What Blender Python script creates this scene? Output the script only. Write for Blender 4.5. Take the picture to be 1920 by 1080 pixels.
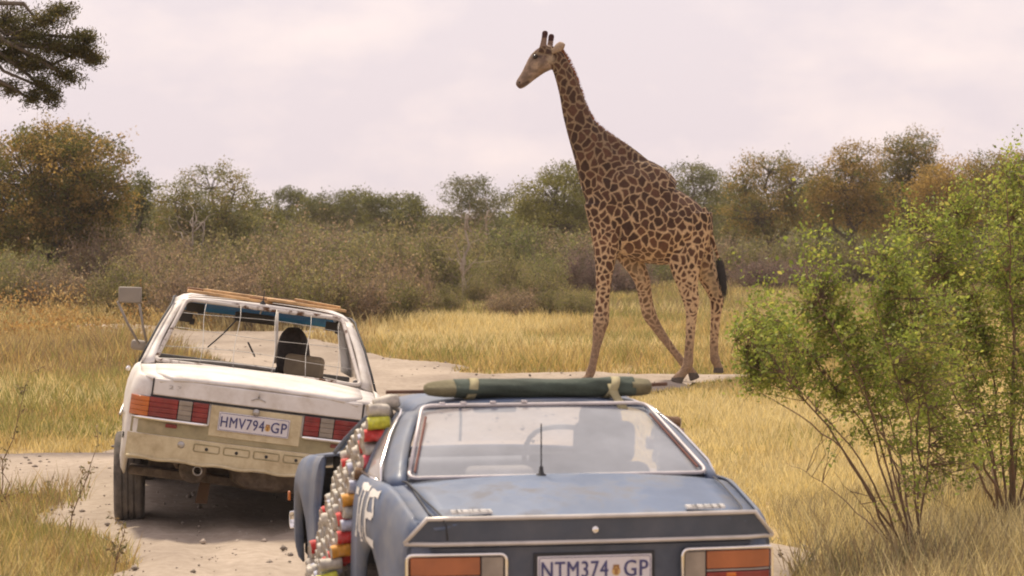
import bpy, bmesh, math, random
import numpy as np
from mathutils import Vector, Matrix, noise as mnoise
from mathutils.bvhtree import BVHTree
for o in list(bpy.data.objects): bpy.data.objects.remove(o, do_unlink=True)
scene = bpy.context.scene
C = scene.collection
R = math.radians
random.seed(7)
RNG = np.random.default_rng(7)

# ------------------------------------------------------------------ camera
F, YH, H = 5000.0, 420.0, 2.1          # focal length and horizon row in photo pixels, eye height in metres
cd = bpy.data.cameras.new('camera'); cam = bpy.data.objects.new('camera', cd); C.objects.link(cam)
cd.sensor_width = 36; cd.lens = F/1920*36; cd.shift_y = -(540-YH)/1920
cd.clip_start = .5; cd.clip_end = 3000
cam.location = (0, 0, H); cam.rotation_euler = (R(90), 0, 0)
cd.dof.use_dof = True; cd.dof.focus_distance = 24; cd.dof.aperture_fstop = 5.6
scene.camera = cam

# ------------------------------------------------------------------ sky and sun
SUN_EL, SUN_AZ = 60.0, -24.0           # azimuth clockwise from the view direction
w = bpy.data.worlds.new('World'); scene.world = w; w.use_nodes = True
nt = w.node_tree; nt.nodes.clear()
N = nt.nodes.new; Lk = nt.links.new
out = N('ShaderNodeOutputWorld'); bg = N('ShaderNodeBackground'); bg.inputs['Strength'].default_value = .10
sky = N('ShaderNodeTexSky'); sky.sky_type = 'NISHITA'; sky.sun_disc = False
sky.sun_elevation = R(SUN_EL); sky.sun_rotation = R(SUN_AZ); sky.dust_density = 4; sky.air_density = 1.2
tc = N('ShaderNodeTexCoord'); mp = N('ShaderNodeMapping'); mp.inputs['Scale'].default_value = (1.0, 1.0, 2.1)
n1 = N('ShaderNodeTexNoise'); n1.inputs['Scale'].default_value = 11.0; n1.inputs['Detail'].default_value = 7; n1.inputs['Roughness'].default_value = .55
rp = N('ShaderNodeValToRGB'); e = rp.color_ramp.elements
e[0].position = .48; e[0].color = (7.1, 6.2, 6.5, 1); e[1].position = .72; e[1].color = (8.7, 7.35, 7.1, 1)
mx = N('ShaderNodeMixRGB'); mx.inputs['Fac'].default_value = .88
Lk(tc.outputs['Generated'], mp.inputs['Vector']); Lk(mp.outputs['Vector'], n1.inputs['Vector'])
Lk(n1.outputs['Fac'], rp.inputs['Fac']); Lk(sky.outputs['Color'], mx.inputs['Color1']); Lk(rp.outputs['Color'], mx.inputs['Color2'])
Lk(mx.outputs['Color'], bg.inputs['Color']); Lk(bg.outputs['Background'], out.inputs['Surface'])
sl = bpy.data.lights.new('sun', 'SUN'); sl.energy = 3.6; sl.angle = R(8); sl.color = (1, .87, .68)
so = bpy.data.objects.new('sun', sl); C.objects.link(so)
sd = Vector((math.sin(R(SUN_AZ))*math.cos(R(SUN_EL)), math.cos(R(SUN_AZ))*math.cos(R(SUN_EL)), math.sin(R(SUN_EL))))
so.rotation_euler = (-sd).to_track_quat('-Z', 'Y').to_euler(); so.location = sd*60
vs = scene.view_settings; vs.view_transform = 'Standard'; vs.look = 'None'; vs.exposure = 0.38; vs.gamma = 1
scene.render.engine = 'CYCLES'; scene.cycles.filter_width = 1.9

# ------------------------------------------------------------------ helpers
def P(x, y, d):
    """photo pixel at a known distance -> world"""
    return Vector(((x-960)*d/F, d, H-(y-YH)*d/F))
def link(o, parent=None):
    C.objects.link(o)
    if parent is not None: o.parent = parent
    return o
def tag(o, label=None, cat=None, group=None, kind=None):
    if label: o['label'] = label
    if cat: o['category'] = cat
    if group: o['group'] = group
    if kind: o['kind'] = kind
    return o
def empty(name, loc=(0,0,0), rot=(0,0,0)):
    o = bpy.data.objects.new(name, None); o.location = loc; o.rotation_euler = rot; o.empty_display_size = .2
    return link(o)
def mesh_np(name, v, f, cols=None, smooth=False):
    """fast mesh: v (n,3), f (m,k)"""
    v = np.asarray(v, dtype=np.float32); f = np.asarray(f, dtype=np.int32)
    me = bpy.data.meshes.new(name)
    k = f.shape[1]
    me.vertices.add(len(v)); me.vertices.foreach_set('co', v.ravel())
    me.loops.add(f.size); me.loops.foreach_set('vertex_index', f.ravel())
    me.polygons.add(len(f)); me.polygons.foreach_set('loop_start', np.arange(len(f), dtype=np.int32)*k)
    if smooth: me.polygons.foreach_set('use_smooth', np.ones(len(f), dtype=bool))
    if cols is not None:
        a = me.attributes.new('Col', 'FLOAT_COLOR', 'POINT')
        c = np.ones((len(v), 4), dtype=np.float32); c[:, :3] = cols
        a.data.foreach_set('color', c.ravel())
    me.update(calc_edges=True); me.validate()
    return me
def obj(name, me, mat, parent=None, loc=None, rot=None):
    o = bpy.data.objects.new(name, me)
    if mat is not None:
        me.materials.clear()
        for m in (mat if isinstance(mat, (list, tuple)) else [mat]): me.materials.append(m)
    if loc is not None: o.location = loc
    if rot is not None: o.rotation_euler = rot
    return link(o, parent)
class MB:
    """collects quads / tris"""
    def __init__(s): s.v = []; s.f = []
    def add(s, v, f):
        n = len(s.v); s.v += [tuple(p) for p in v]; s.f += [tuple(i+n for i in q) for q in f]; return s
    def grid(s, rows, closed=False):
        n = len(rows[0]); v = [p for r in rows for p in r]; f = []
        for i in range(len(rows)-1):
            for j in range(n if closed else n-1):
                k = (j+1) % n
                f.append((i*n+j, i*n+k, (i+1)*n+k, (i+1)*n+j))
        return s.add(v, f)
    def box(s, c, d, rot=None):
        cx, cy, cz = c; a, b, e = d[0]/2, d[1]/2, d[2]/2
        v = [Vector((x*a, y*b, z*e)) for x in (-1,1) for y in (-1,1) for z in (-1,1)]
        if rot is not None: v = [rot @ p for p in v]
        v = [(p.x+cx, p.y+cy, p.z+cz) for p in v]
        return s.add(v, [(0,1,3,2),(4,6,7,5),(0,4,5,1),(2,3,7,6),(0,2,6,4),(1,5,7,3)])
    def tube(s, pts, r, n=8, caps=True):
        pts = [Vector(p) for p in pts]
        rs = r if isinstance(r, (list, tuple)) else [r]*len(pts)
        rows = []; up = None
        for i, p in enumerate(pts):
            t = (pts[min(i+1, len(pts)-1)]-pts[max(i-1, 0)])
            if t.length < 1e-9: t = Vector((0,0,1))
            t.normalize()
            if up is None: up = Vector((0,0,1)) if abs(t.z) < .9 else Vector((1,0,0))
            a = t.cross(up)
            if a.length < 1e-6: a = t.orthogonal()
            a.normalize(); b = a.cross(t).normalized(); up = b
            rows.append([p+(a*math.cos(2*math.pi*k/n)+b*math.sin(2*math.pi*k/n))*rs[i] for k in range(n)])
        base = len(s.v); s.grid(rows, True)
        if caps:
            s.f.append(tuple(base+k for k in range(n))); m = base+(len(pts)-1)*n
            s.f.append(tuple(m+k for k in reversed(range(n))))
        return s
    def lathe(s, prof, n=32, axis='x', c=(0,0,0), wob=None):
        rows = []
        for (r, h) in prof:
            row = []
            for k in range(n):
                a = 2*math.pi*k/n; rr = r*(wob(a, h) if wob else 1)
                p = {'x': (h, rr*math.cos(a), rr*math.sin(a)), 'y': (rr*math.cos(a), h, rr*math.sin(a)), 'z': (rr*math.cos(a), rr*math.sin(a), h)}[axis]
                row.append((p[0]+c[0], p[1]+c[1], p[2]+c[2]))
            rows.append(row)
        return s.grid(rows, True)
    def mesh(s, name, smooth=False, angle=None):
        me = bpy.data.meshes.new(name); me.from_pydata([tuple(p) for p in s.v], [], s.f); me.update()
        bm = bmesh.new(); bm.from_mesh(me); bmesh.ops.recalc_face_normals(bm, faces=bm.faces); bm.to_mesh(me); bm.free()
        if smooth: me.polygons.foreach_set('use_smooth', [True]*len(me.polygons))
        if angle:
            me.polygons.foreach_set('use_smooth', [True]*len(me.polygons)); me.set_sharp_from_angle(angle=R(angle))
        return me
    def build(s, name, mat, parent=None, smooth=False, angle=None, bevel=0, solid=0, segs=2, loc=None, rot=None):
        o = obj(name, s.mesh(name, smooth, angle), mat, parent, loc, rot)
        if solid:
            m = o.modifiers.new('solid', 'SOLIDIFY'); m.thickness = solid; m.offset = -1
        if bevel:
            m = o.modifiers.new('bevel', 'BEVEL'); m.width = bevel; m.segments = segs; m.limit_method = 'ANGLE'; m.angle_limit = R(40)
            if not (smooth or angle):
                o.data.polygons.foreach_set('use_smooth', [True]*len(o.data.polygons)); o.data.set_sharp_from_angle(angle=R(60))
        return o
def box(name, c, d, mat, parent=None, bevel=.006, rot=None, segs=2):
    return MB().box((0,0,0), d).build(name, mat, parent, bevel=bevel, segs=segs, loc=c, rot=rot)
def text_mesh(s, size, name, sx=1.0, depth=.0012, spacing=1.0, bold=0.0):
    cu = bpy.data.curves.new(name, 'FONT'); cu.body = s; cu.size = size; cu.extrude = depth; cu.align_x = 'LEFT'; cu.align_y = 'BOTTOM'
    cu.space_character = spacing; cu.resolution_u = 3
    t = bpy.data.objects.new(name, cu); C.objects.link(t)
    dg = bpy.context.evaluated_depsgraph_get(); me = bpy.data.meshes.new_from_object(t.evaluated_get(dg))
    bpy.data.objects.remove(t, do_unlink=True)
    n = len(me.vertices); v = np.zeros(n*3, dtype=np.float32); me.vertices.foreach_get('co', v); v = v.reshape(-1, 3)
    v[:, 0] -= v[:, 0].min(); v[:, 1] -= v[:, 1].min(); v[:, 0] *= sx
    me.vertices.foreach_set('co', v.ravel()); me.update(); me.name = name
    if bold:                                  # heavier strokes: three slightly shifted copies
        bm = bmesh.new()
        for i, s_ in enumerate((0, -bold, bold)):
            k = len(bm.verts); bm.from_mesh(me); bm.verts.ensure_lookup_table()
            for q in bm.verts[k:]: q.co.x += s_; q.co.y += s_*.4; q.co.z += i*.0004
        bm.to_mesh(me); bm.free()
    return me, v[:, 0].max(), v[:, 1].max()

# ------------------------------------------------------------------ materials
def nodes(name):
    m = bpy.data.materials.new(name); m.use_nodes = True; t = m.node_tree
    return m, t, t.nodes, t.links, t.nodes['Principled BSDF']
def noise_mix(t, cols, scale, detail=5, lo=.35, hi=.65, coord='Object', stretch=None, rough=.55):
    tc = t.nodes.new('ShaderNodeTexCoord'); n = t.nodes.new('ShaderNodeTexNoise'); n.inputs['Scale'].default_value = scale
    n.inputs['Detail'].default_value = detail; n.inputs['Roughness'].default_value = rough
    if stretch:
        mp = t.nodes.new('ShaderNodeMapping'); mp.inputs['Scale'].default_value = stretch
        t.links.new(tc.outputs[coord], mp.inputs['Vector']); t.links.new(mp.outputs['Vector'], n.inputs['Vector'])
    else: t.links.new(tc.outputs[coord], n.inputs['Vector'])
    r = t.nodes.new('ShaderNodeValToRGB'); e = r.color_ramp.elements
    e[0].position = lo; e[1].position = hi; e[0].color = (*cols[0], 1); e[1].color = (*cols[-1], 1)
    for i, c in enumerate(cols[1:-1]):
        q = e.new(lo+(hi-lo)*(i+1)/(len(cols)-1)); q.color = (*c, 1)
    t.links.new(n.outputs['Fac'], r.inputs['Fac'])
    return r.outputs['Color'], n.outputs['Fac']
def mat(name, col, rough=.6, metal=0, var=.12, scale=9, bump=0, bscale=60, spec=.5, coat=0, dust=None, dlo=.45, dhi=.75, dscale=2.5, dents=0):
    m, t, n, l, b = nodes(name)
    lo = tuple(max(0, c*(1-var)) for c in col); hi = tuple(min(1, c*(1+var)) for c in col)
    c, f = noise_mix(t, [lo, hi], scale)
    b.inputs['Roughness'].default_value = rough; b.inputs['Metallic'].default_value = metal
    b.inputs['Specular IOR Level'].default_value = spec; b.inputs['Coat Weight'].default_value = coat; b.inputs['Coat Roughness'].default_value = .15
    if dust:
        dc, df = noise_mix(t, [(0,0,0), (1,1,1)], dscale, 9, dlo, dhi, rough=.68)
        mx = t.nodes.new('ShaderNodeMixRGB'); l.new(dc, mx.inputs['Fac']); l.new(c, mx.inputs['Color1']); mx.inputs['Color2'].default_value = (*dust, 1)
        l.new(mx.outputs['Color'], b.inputs['Base Color'])
        mr = t.nodes.new('ShaderNodeMapRange'); mr.inputs['To Min'].default_value = rough; mr.inputs['To Max'].default_value = min(1, rough+.4)
        l.new(dc, mr.inputs['Value']); l.new(mr.outputs['Result'], b.inputs['Roughness'])
    else: l.new(c, b.inputs['Base Color'])
    if dents:
        nn = n.new('ShaderNodeTexNoise'); nn.inputs['Scale'].default_value = 2.6; nn.inputs['Detail'].default_value = 3
        tcn = n.new('ShaderNodeTexCoord'); l.new(tcn.outputs['Object'], nn.inputs['Vector'])
        bp = n.new('ShaderNodeBump'); bp.inputs['Strength'].default_value = dents; bp.inputs['Distance'].default_value = .06
        l.new(nn.outputs['Fac'], bp.inputs['Height']); l.new(bp.outputs['Normal'], b.inputs['Normal'])
    if bump:
        nn = n.new('ShaderNodeTexNoise'); nn.inputs['Scale'].default_value = bscale; nn.inputs['Detail'].default_value = 6
        tcn = n.new('ShaderNodeTexCoord'); l.new(tcn.outputs['Object'], nn.inputs['Vector'])
        bp = n.new('ShaderNodeBump'); bp.inputs['Strength'].default_value = bump; bp.inputs['Distance'].default_value = .02
        l.new(nn.outputs['Fac'], bp.inputs['Height']); l.new(bp.outputs['Normal'], b.inputs['Normal'])
    return m
def leaf_mat(name, trans=.3, rough=.55):
    m, t, n, l, b = nodes(name)
    a = n.new('ShaderNodeAttribute'); a.attribute_name = 'Col'
    l.new(a.outputs['Color'], b.inputs['Base Color']); b.inputs['Roughness'].default_value = rough; b.inputs['Specular IOR Level'].default_value = .25
    tr = n.new('ShaderNodeBsdfTranslucent'); l.new(a.outputs['Color'], tr.inputs['Color'])
    mx = n.new('ShaderNodeMixShader'); mx.inputs['Fac'].default_value = trans
    l.new(b.outputs[0], mx.inputs[1]); l.new(tr.outputs[0], mx.inputs[2]); l.new(mx.outputs[0], n['Material Output'].inputs['Surface'])
    return m
def glass_mat(name, dustcol, amount, var=.18, tint=(1,1,1)):
    m, t, n, l, b = nodes(name)
    tr = n.new('ShaderNodeBsdfTransparent'); tr.inputs['Color'].default_value = (*tint, 1)
    b.inputs['Base Color'].default_value = (*dustcol, 1); b.inputs['Roughness'].default_value = .7
    gl = n.new('ShaderNodeBsdfGlossy'); gl.inputs['Roughness'].default_value = .04
    c, f = noise_mix(t, [(amount-var,)*3, (amount+var,)*3], 3.2, 7, .3, .7)
    mx = n.new('ShaderNodeMixShader'); l.new(c, mx.inputs['Fac']); l.new(tr.outputs[0], mx.inputs[1]); l.new(b.outputs[0], mx.inputs[2])
    lw = n.new('ShaderNodeLayerWeight'); lw.inputs['Blend'].default_value = .5; pw = n.new('ShaderNodeMath'); pw.operation = 'POWER'; pw.inputs[1].default_value = 4.0
    fr = n.new('ShaderNodeMath'); fr.operation = 'MULTIPLY_ADD'; fr.inputs[1].default_value = .55; fr.inputs[2].default_value = .035
    l.new(lw.outputs['Facing'], pw.inputs[0]); l.new(pw.outputs[0], fr.inputs[0])
    m2 = n.new('ShaderNodeMixShader'); l.new(fr.outputs[0], m2.inputs['Fac']); l.new(mx.outputs[0], m2.inputs[1]); l.new(gl.outputs[0], m2.inputs[2])
    l.new(m2.outputs[0], n['Material Output'].inputs['Surface'])
    return m
DUST = (.46, .37, .28)
M = dict(
 blue=mat('blue_paint', (.082, .116, .190), .52, var=.15, scale=3, coat=.06, dust=(.22, .22, .23), dlo=.42, dhi=.75, dscale=4, dents=.25),
 blue_lid=mat('blue_paint_worn', (.098, .140, .228), .50, var=.16, scale=2.5, coat=.06, dust=(.165, .17, .19), dlo=.47, dhi=.66, dscale=5, dents=.2),
 blue_dark=mat('blue_grey_panel', (.055, .068, .095), .5, var=.15, dust=(.16, .16, .17), dlo=.45, dhi=.9),
 black_panel=mat('black_panel', (.05, .06, .078), .5, dust=(.14, .14, .15), dlo=.45, dhi=.9),
 white=mat('white_paint', (.69, .655, .615), .5, var=.06, scale=2, coat=.06, dust=(.40, .33, .25), dlo=.44, dhi=.80, dscale=3.5, dents=.25),
 cream=mat('cream_primer', (.62, .53, .34), .6, var=.08, scale=5, dust=(.33, .25, .14), dlo=.44, dhi=.74, dscale=5),
 khaki=mat('khaki_dirty_paint', (.30, .26, .15), .7, var=.2, scale=6, dust=(.42, .35, .22), dlo=.45, dhi=.7, dscale=7),
 rust=mat('dusty_underbody', (.15, .115, .085), .9, var=.4, scale=14, bump=.3),
 chrome=mat('chrome', (.85, .83, .80), .18, 1, var=.06),
 dull_metal=mat('dull_metal', (.45, .43, .41), .45, 1, var=.2),
 rubber=mat('dusty_tyre', (.085, .075, .066), .85, var=.3, scale=12, bump=.2, dust=(.24, .20, .165), dlo=.4, dhi=.8, dscale=8),
 blackrub=mat('black_rubber', (.018, .018, .02), .6, var=.3),
 red=mat('red_lens', (.20, .016, .013), .35, var=.3, coat=.2, dust=(.26, .10, .07), dlo=.5, dhi=.85, dscale=8), amber=mat('amber_lens', (.50, .13, .015), .3, var=.2, coat=.4),
 brownamber=mat('faded_amber_lens', (.36, .11, .035), .4, var=.15, coat=.3),
 clear=mat('reverse_lens', (.27, .225, .18), .4, var=.2, coat=.3),
 plate=mat('plate_white', (.66, .63, .65), .5, var=.06, dust=(.50, .44, .36), dlo=.5, dhi=.85, dscale=9), plateblue=mat('plate_letters', (.055, .055, .16), .5),
 emblem=mat('plate_emblem', (.35, .17, .05), .6), goldem=mat('plate_emblem_light', (.62, .42, .16), .6),
 seat=mat('beige_seat', (.36, .29, .20), .85, var=.15, bump=.1), darkseat=mat('dark_seat', (.05, .05, .055), .85),
 dash=mat('dash_grey', (.07, .065, .06), .8), trim_in=mat('interior_tan', (.22, .17, .115), .85, var=.2, scale=6),
 bluegrey_in=mat('interior_blue_grey', (.10, .11, .13), .85),
 pale_in=mat('pale_cloth', (.45, .42, .38), .9),
 glass=glass_mat('clean_glass', (.5, .47, .42), .10, .06),
 dusty=glass_mat('dusty_rear_glass', (.40, .425, .48), .56, .11), dusty2=glass_mat('dusty_side_glass', (.50, .45, .41), .72, .15),
 tint=glass_mat('blue_sun_strip', (.05, .34, .70), .55, .04, tint=(.15, .45, .95)),
 canvas=mat('green_canvas', (.048, .064, .050), .9, var=.25, scale=7, bump=.3, bscale=40), tan=mat('tan_canvas', (.17, .15, .085), .9, var=.2, scale=9, bump=.3),
 strap=mat('khaki_strap', (.34, .30, .17), .85), pole=mat('brown_pole', (.11, .05, .03), .7, var=.3),
 plank=mat('plank_wood', (.46, .28, .125), .7, var=.35, scale=8), plank2=mat('dark_plank_wood', (.20, .10, .045), .75, var=.35, scale=8),
 paintmark=mat('white_brush_paint', (.72, .70, .66), .7, var=.1),
 skin=mat('skin', (.45, .26, .18), .55, var=.08), hair=mat('dark_hair', (.022, .013, .010), .6, var=.4, scale=40, bump=.4), hairg=mat('grey_brown_hair', (.06, .05, .045), .6, var=.4, scale=40, bump=.4),
 shirt=mat('dark_shirt', (.04, .035, .04), .9), shirt2=mat('blue_grey_shirt', (.09, .10, .14), .9), jeans=mat('jeans', (.05, .06, .10), .9),
 greyarm=mat('grey_mirror_plastic', (.27, .235, .195), .6, var=.1),
 wire=mat('grey_wire', (.42, .40, .37), .6, .3),
 bark=mat('bark', (.11, .085, .062), .9, var=.35, scale=6, bump=.5), palebark=mat('pale_dead_wood', (.33, .275, .22), .85, var=.2, scale=5),
 redbark=mat('shrub_stem', (.17, .105, .062), .85, var=.35, scale=9, bump=.4), twig=mat('grey_twigs', (.25, .19, .145), .9, var=.35, scale=3),
 leaf=leaf_mat('foliage', .5), grass=leaf_mat('dry_grass_blades', .25, .7),
)
# ------------------------------------------------------------------ ground and road
def vnoise(x, y, s, seed=0):
    """cheap smooth 2-d value noise (numpy)"""
    x = np.asarray(x)/s+seed*17.3; y = np.asarray(y)/s+seed*9.1
    xi = np.floor(x).astype(int); yi = np.floor(y).astype(int); fx = x-xi; fy = y-yi
    def hsh(a, b):
        h = np.sin(a*127.1+b*311.7+seed*74.7)*43758.5453
        return h-np.floor(h)
    fx = fx*fx*(3-2*fx); fy = fy*fy*(3-2*fy)
    return (hsh(xi, yi)*(1-fx)+hsh(xi+1, yi)*fx)*(1-fy)+(hsh(xi, yi+1)*(1-fx)+hsh(xi+1, yi+1)*fx)*fy
TRACKS = [
 [(0, 2, 2.0), (-.05, 12, 1.9), (-.3, 16, 2.05), (-1.1, 20.5, 2.5), (-1.3, 27, 2.3), (-.6, 33, 2.1), (.9, 36.0, 1.7), (2.2, 36.4, .9), (3.4, 36.6, .25)],
 [(-1.5, 22.4, 1.8), (-6, 22.5, 1.75), (-15, 23, 1.9), (-26, 24, 1.9)],
 [(-1.4, 32, 1.6), (-2.3, 38, 1.6), (-3.9, 43.7, 1.55), (-5.6, 49, 1.7), (-9, 53, 2.0), (-20, 57, 2.2)],
 [(-2.6, 50.6, .75), (-6, 51, 1.2)],
]
def road_sd(x, y):
    x = np.asarray(x, float); y = np.asarray(y, float); best = np.full(x.shape, 1e9)
    for tr in TRACKS:
        for (ax, ay, aw), (bx, by, bw) in zip(tr[:-1], tr[1:]):
            dx, dy = bx-ax, by-ay; t = np.clip(((x-ax)*dx+(y-ay)*dy)/(dx*dx+dy*dy), 0, 1)
            best = np.minimum(best, np.hypot(x-ax-t*dx, y-ay-t*dy)-(aw+t*(bw-aw)))
    return best+(vnoise(x, y, 1.6, 3)-.5)*.7+(vnoise(x, y, .5, 5)-.5)*.3
def road_z(x, y):
    return .012+.035*vnoise(x, y, 2.2, 8)+.012*vnoise(x, y, .35, 9)

def make_ground():
    # one sheet to the horizon: fine near the road, coarse far away
    xs = np.concatenate([np.linspace(-1500, -40, 16), np.linspace(-36, 36, 120), np.linspace(40, 1500, 16)])
    ys = np.concatenate([np.linspace(-60, -2, 10), np.linspace(0, 110, 150), np.linspace(116, 400, 30), np.linspace(450, 2500, 12)])
    X, Y = np.meshgrid(xs, ys); Z = -.05+.03*(vnoise(X, Y, 3.0, 1)-.5)
    v = np.stack([X.ravel(), Y.ravel(), Z.ravel()], 1); nx = len(xs); i = np.arange(len(ys)-1)[:, None]*nx+np.arange(nx-1)[None, :]
    i = i.ravel(); f = np.stack([i, i+1, i+nx+1, i+nx], 1)
    m, t, n, l, b = nodes('dry_ground'); b.inputs['Roughness'].default_value = .95; b.inputs['Specular IOR Level'].default_value = .1
    c1, _ = noise_mix(t, [(.30, .225, .11), (.42, .32, .16), (.46, .37, .22)], .55, 8, .3, .7)
    c2, _ = noise_mix(t, [(.6, .6, .6), (1.15, 1.1, 1.05)], 9, 8, .3, .7)
    mu = n.new('ShaderNodeMixRGB'); mu.blend_type = 'MULTIPLY'; mu.inputs['Fac'].default_value = 1
    l.new(c1, mu.inputs['Color1']); l.new(c2, mu.inputs['Color2']); l.new(mu.outputs[0], b.inputs['Base Color'])
    tag(obj('ground', mesh_np('ground', v, f, smooth=True), m), kind='structure')
    # sandy tracks: cells inside the track outline, outline vertices pulled onto it
    s = .16; gx = np.arange(-16, 14, s); gy = np.arange(4, 60, s); X, Y = np.meshgrid(gx, gy); D = road_sd(X, Y)
    nx = len(gx); cell = np.minimum(np.minimum(D[:-1, :-1], D[1:, :-1]), np.minimum(D[:-1, 1:], D[1:, 1:])) < 0
    jj, ii = np.nonzero(cell); a = jj*nx+ii; f = np.stack([a, a+1, a+nx+1, a+nx], 1)
    x = X.ravel().copy(); y = Y.ravel().copy(); used = np.unique(f)
    outm = np.zeros(len(x), bool); outm[used] = True; outm &= D.ravel() > 0
    for _ in range(3):
        xo, yo = x[outm], y[outm]; d0 = road_sd(xo, yo); h = .03
        gxr = (road_sd(xo+h, yo)-d0)/h; gyr = (road_sd(xo, yo+h)-d0)/h; g2 = np.maximum(gxr**2+gyr**2, .3)
        st = np.clip(d0/g2, -.1, .1); x[outm] -= st*gxr; y[outm] -= st*gyr
    z = road_z(x, y); dd = road_sd(x, y)
    z = np.where(dd > -.25, z-.05*np.clip((dd+.25)/.25, 0, 1), z)
    lat = np.full(len(x), 9.)                                   # wheel ruts along the main track
    for (ax, ay, aw), (bx, by, bw) in zip(TRACKS[0][:-1], TRACKS[0][1:]):
        dx, dy = bx-ax, by-ay; t_ = np.clip(((x-ax)*dx+(y-ay)*dy)/(dx*dx+dy*dy), 0, 1); lat = np.minimum(lat, np.hypot(x-ax-t_*dx, y-ay-t_*dy))
    for c_, dp in ((.62, .030), (.95, .022), (1.5, .02)): z -= dp*np.exp(-((lat-c_-.15*(vnoise(x, y, 3, 33)-.5))/.10)**2); z += dp*.6*np.exp(-((lat-c_-.22)/.09)**2)
    z = np.maximum(z, -.02)
    remap = -np.ones(len(x), int); remap[used] = np.arange(len(used))
    v = np.stack([x, y, z], 1)[used]; f = remap[f]
    m, t, n, l, b = nodes('sand_road'); b.inputs['Roughness'].default_value = .95; b.inputs['Specular IOR Level'].default_value = .1
    c1, _ = noise_mix(t, [(.28, .23, .185), (.365, .305, .245), (.435, .365, .295)], .9, 8, .3, .72, stretch=(1, .55, 1))
    c2, f2 = noise_mix(t, [(.82, .8, .78), (1.08, 1.08, 1.08)], 14, 9, .3, .7)
    mu = n.new('ShaderNodeMixRGB'); mu.blend_type = 'MULTIPLY'; mu.inputs['Fac'].default_value = 1
    l.new(c1, mu.inputs['Color1']); l.new(c2, mu.inputs['Color2']); l.new(mu.outputs[0], b.inputs['Base Color'])
    bp = n.new('ShaderNodeBump'); bp.inputs['Strength'].default_value = .5; bp.inputs['Distance'].default_value = .03
    l.new(f2, bp.inputs['Height']); l.new(bp.outputs['Normal'], b.inputs['Normal'])
    tag(obj('dirt_road', mesh_np('dirt_road', v, f, smooth=True), m), kind='structure')
make_ground()
def pebbles():
    rng = np.random.default_rng(12); n = 5200; y = 13+rng.random(n)**1.4*40; x = (rng.random(n)*2-1)*(y*.2+.5); ok = road_sd(x, y) < -.05; x, y = x[ok], y[ok]; n = len(x)
    s = .006+.022*rng.random(n)**4; base = np.array([(1, 0, 0), (0, 1, 0), (-1, 0, 0), (0, -1, 0), (0, 0, .8), (0, 0, -.8)]); v = base[None]*s[:, None, None]*(.7+.6*rng.random((n, 6, 1)))+np.stack([x, y, road_z(x, y)+.2*s], 1)[:, None]
    f = np.array([(0, 1, 4), (1, 2, 4), (2, 3, 4), (3, 0, 4), (1, 0, 5), (2, 1, 5), (3, 2, 5), (0, 3, 5)]); F_ = (f[None]+6*np.arange(n)[:, None, None]).reshape(-1, 3)
    tag(obj('pebbles', mesh_np('pebbles', v.reshape(-1, 3), F_), mat('pebble_stone', (.30, .25, .20), .9, var=.5, scale=2)), 'small pebbles and clods strewn over the sandy track', 'pebbles', kind='stuff')
pebbles()

# ------------------------------------------------------------------ grass
def pal(cols, idx, jit, rng):
    c = np.asarray(cols)[idx]; return np.clip(c*(1+jit*(rng.random((len(idx), 1))*2-1)), 0, 1)
def blades(x, y, z, h, w, lean, rng):
    """one bent diamond quad per blade"""
    n = len(x); a = rng.random(n)*2*np.pi; ca, sa = np.cos(a), np.sin(a); la = rng.random(n)*2*np.pi
    lx, ly = np.cos(la)*lean*h, np.sin(la)*lean*h
    v = np.zeros((n, 4, 3), np.float32)
    v[:, 0] = np.stack([x, y, z], 1)
    v[:, 1] = np.stack([x+ca*w+lx*.35, y+sa*w+ly*.35, z+h*.5], 1)
    v[:, 2] = np.stack([x+lx, y+ly, z+h], 1)
    v[:, 3] = np.stack([x-ca*w+lx*.35, y-sa*w+ly*.35, z+h*.5], 1)
    return v.reshape(-1, 3), np.arange(4*n).reshape(-1, 4)
def make_grass(name, label, n, dlo, dhi, hfun, cfun, wbase, power=1.0, xlo=None, xhi=None, seed=1, clump=.35, thr=.28):
    rng = np.random.default_rng(seed); u = rng.random(n*3)
    d = dlo*(dhi/dlo)**u if power == 0 else (dlo**power+u*(dhi**power-dlo**power))**(1/power)
    hw = d*.205+1.2; x = (rng.random(n*3)*2-1)*hw
    k = vnoise(x, d, clump, seed+20)*.6+vnoise(x, d, 1.7, seed+30)*.4
    ok = (road_sd(x, d) > -.12+.35*rng.random(n*3)**2) & (k > thr+.3*(rng.random(n*3)-.5))
    if xlo is not None: ok &= x > xlo
    if xhi is not None: ok &= x < xhi
    h = hfun(x, d, rng); ok &= h > .01
    x, d, h, k = x[ok][:n], d[ok][:n], h[ok][:n], k[ok][:n]
    h = h*(.45+.75*rng.random(len(x)))*(.6+.7*k)
    w = wbase*(1+d/28)*(.6+.8*rng.random(len(x)))
    v, f = blades(x, d, np.full(len(x), -.06), h+.05, w, .25+.5*rng.random(len(x))**2, rng)
    col = cfun(x, d, k, rng)
    o = obj(name, mesh_np(name, v, f, np.repeat(col, 4, 0)), M['grass'])
    return tag(o, label, 'grass', kind='stuff')
GOLD, STRAW, ORNG, OLIV, PALE, BROWN = (.60, .465, .175), (.68, .565, .26), (.44, .315, .135), (.33, .315, .10), (.76, .65, .33), (.32, .24, .13)
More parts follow.
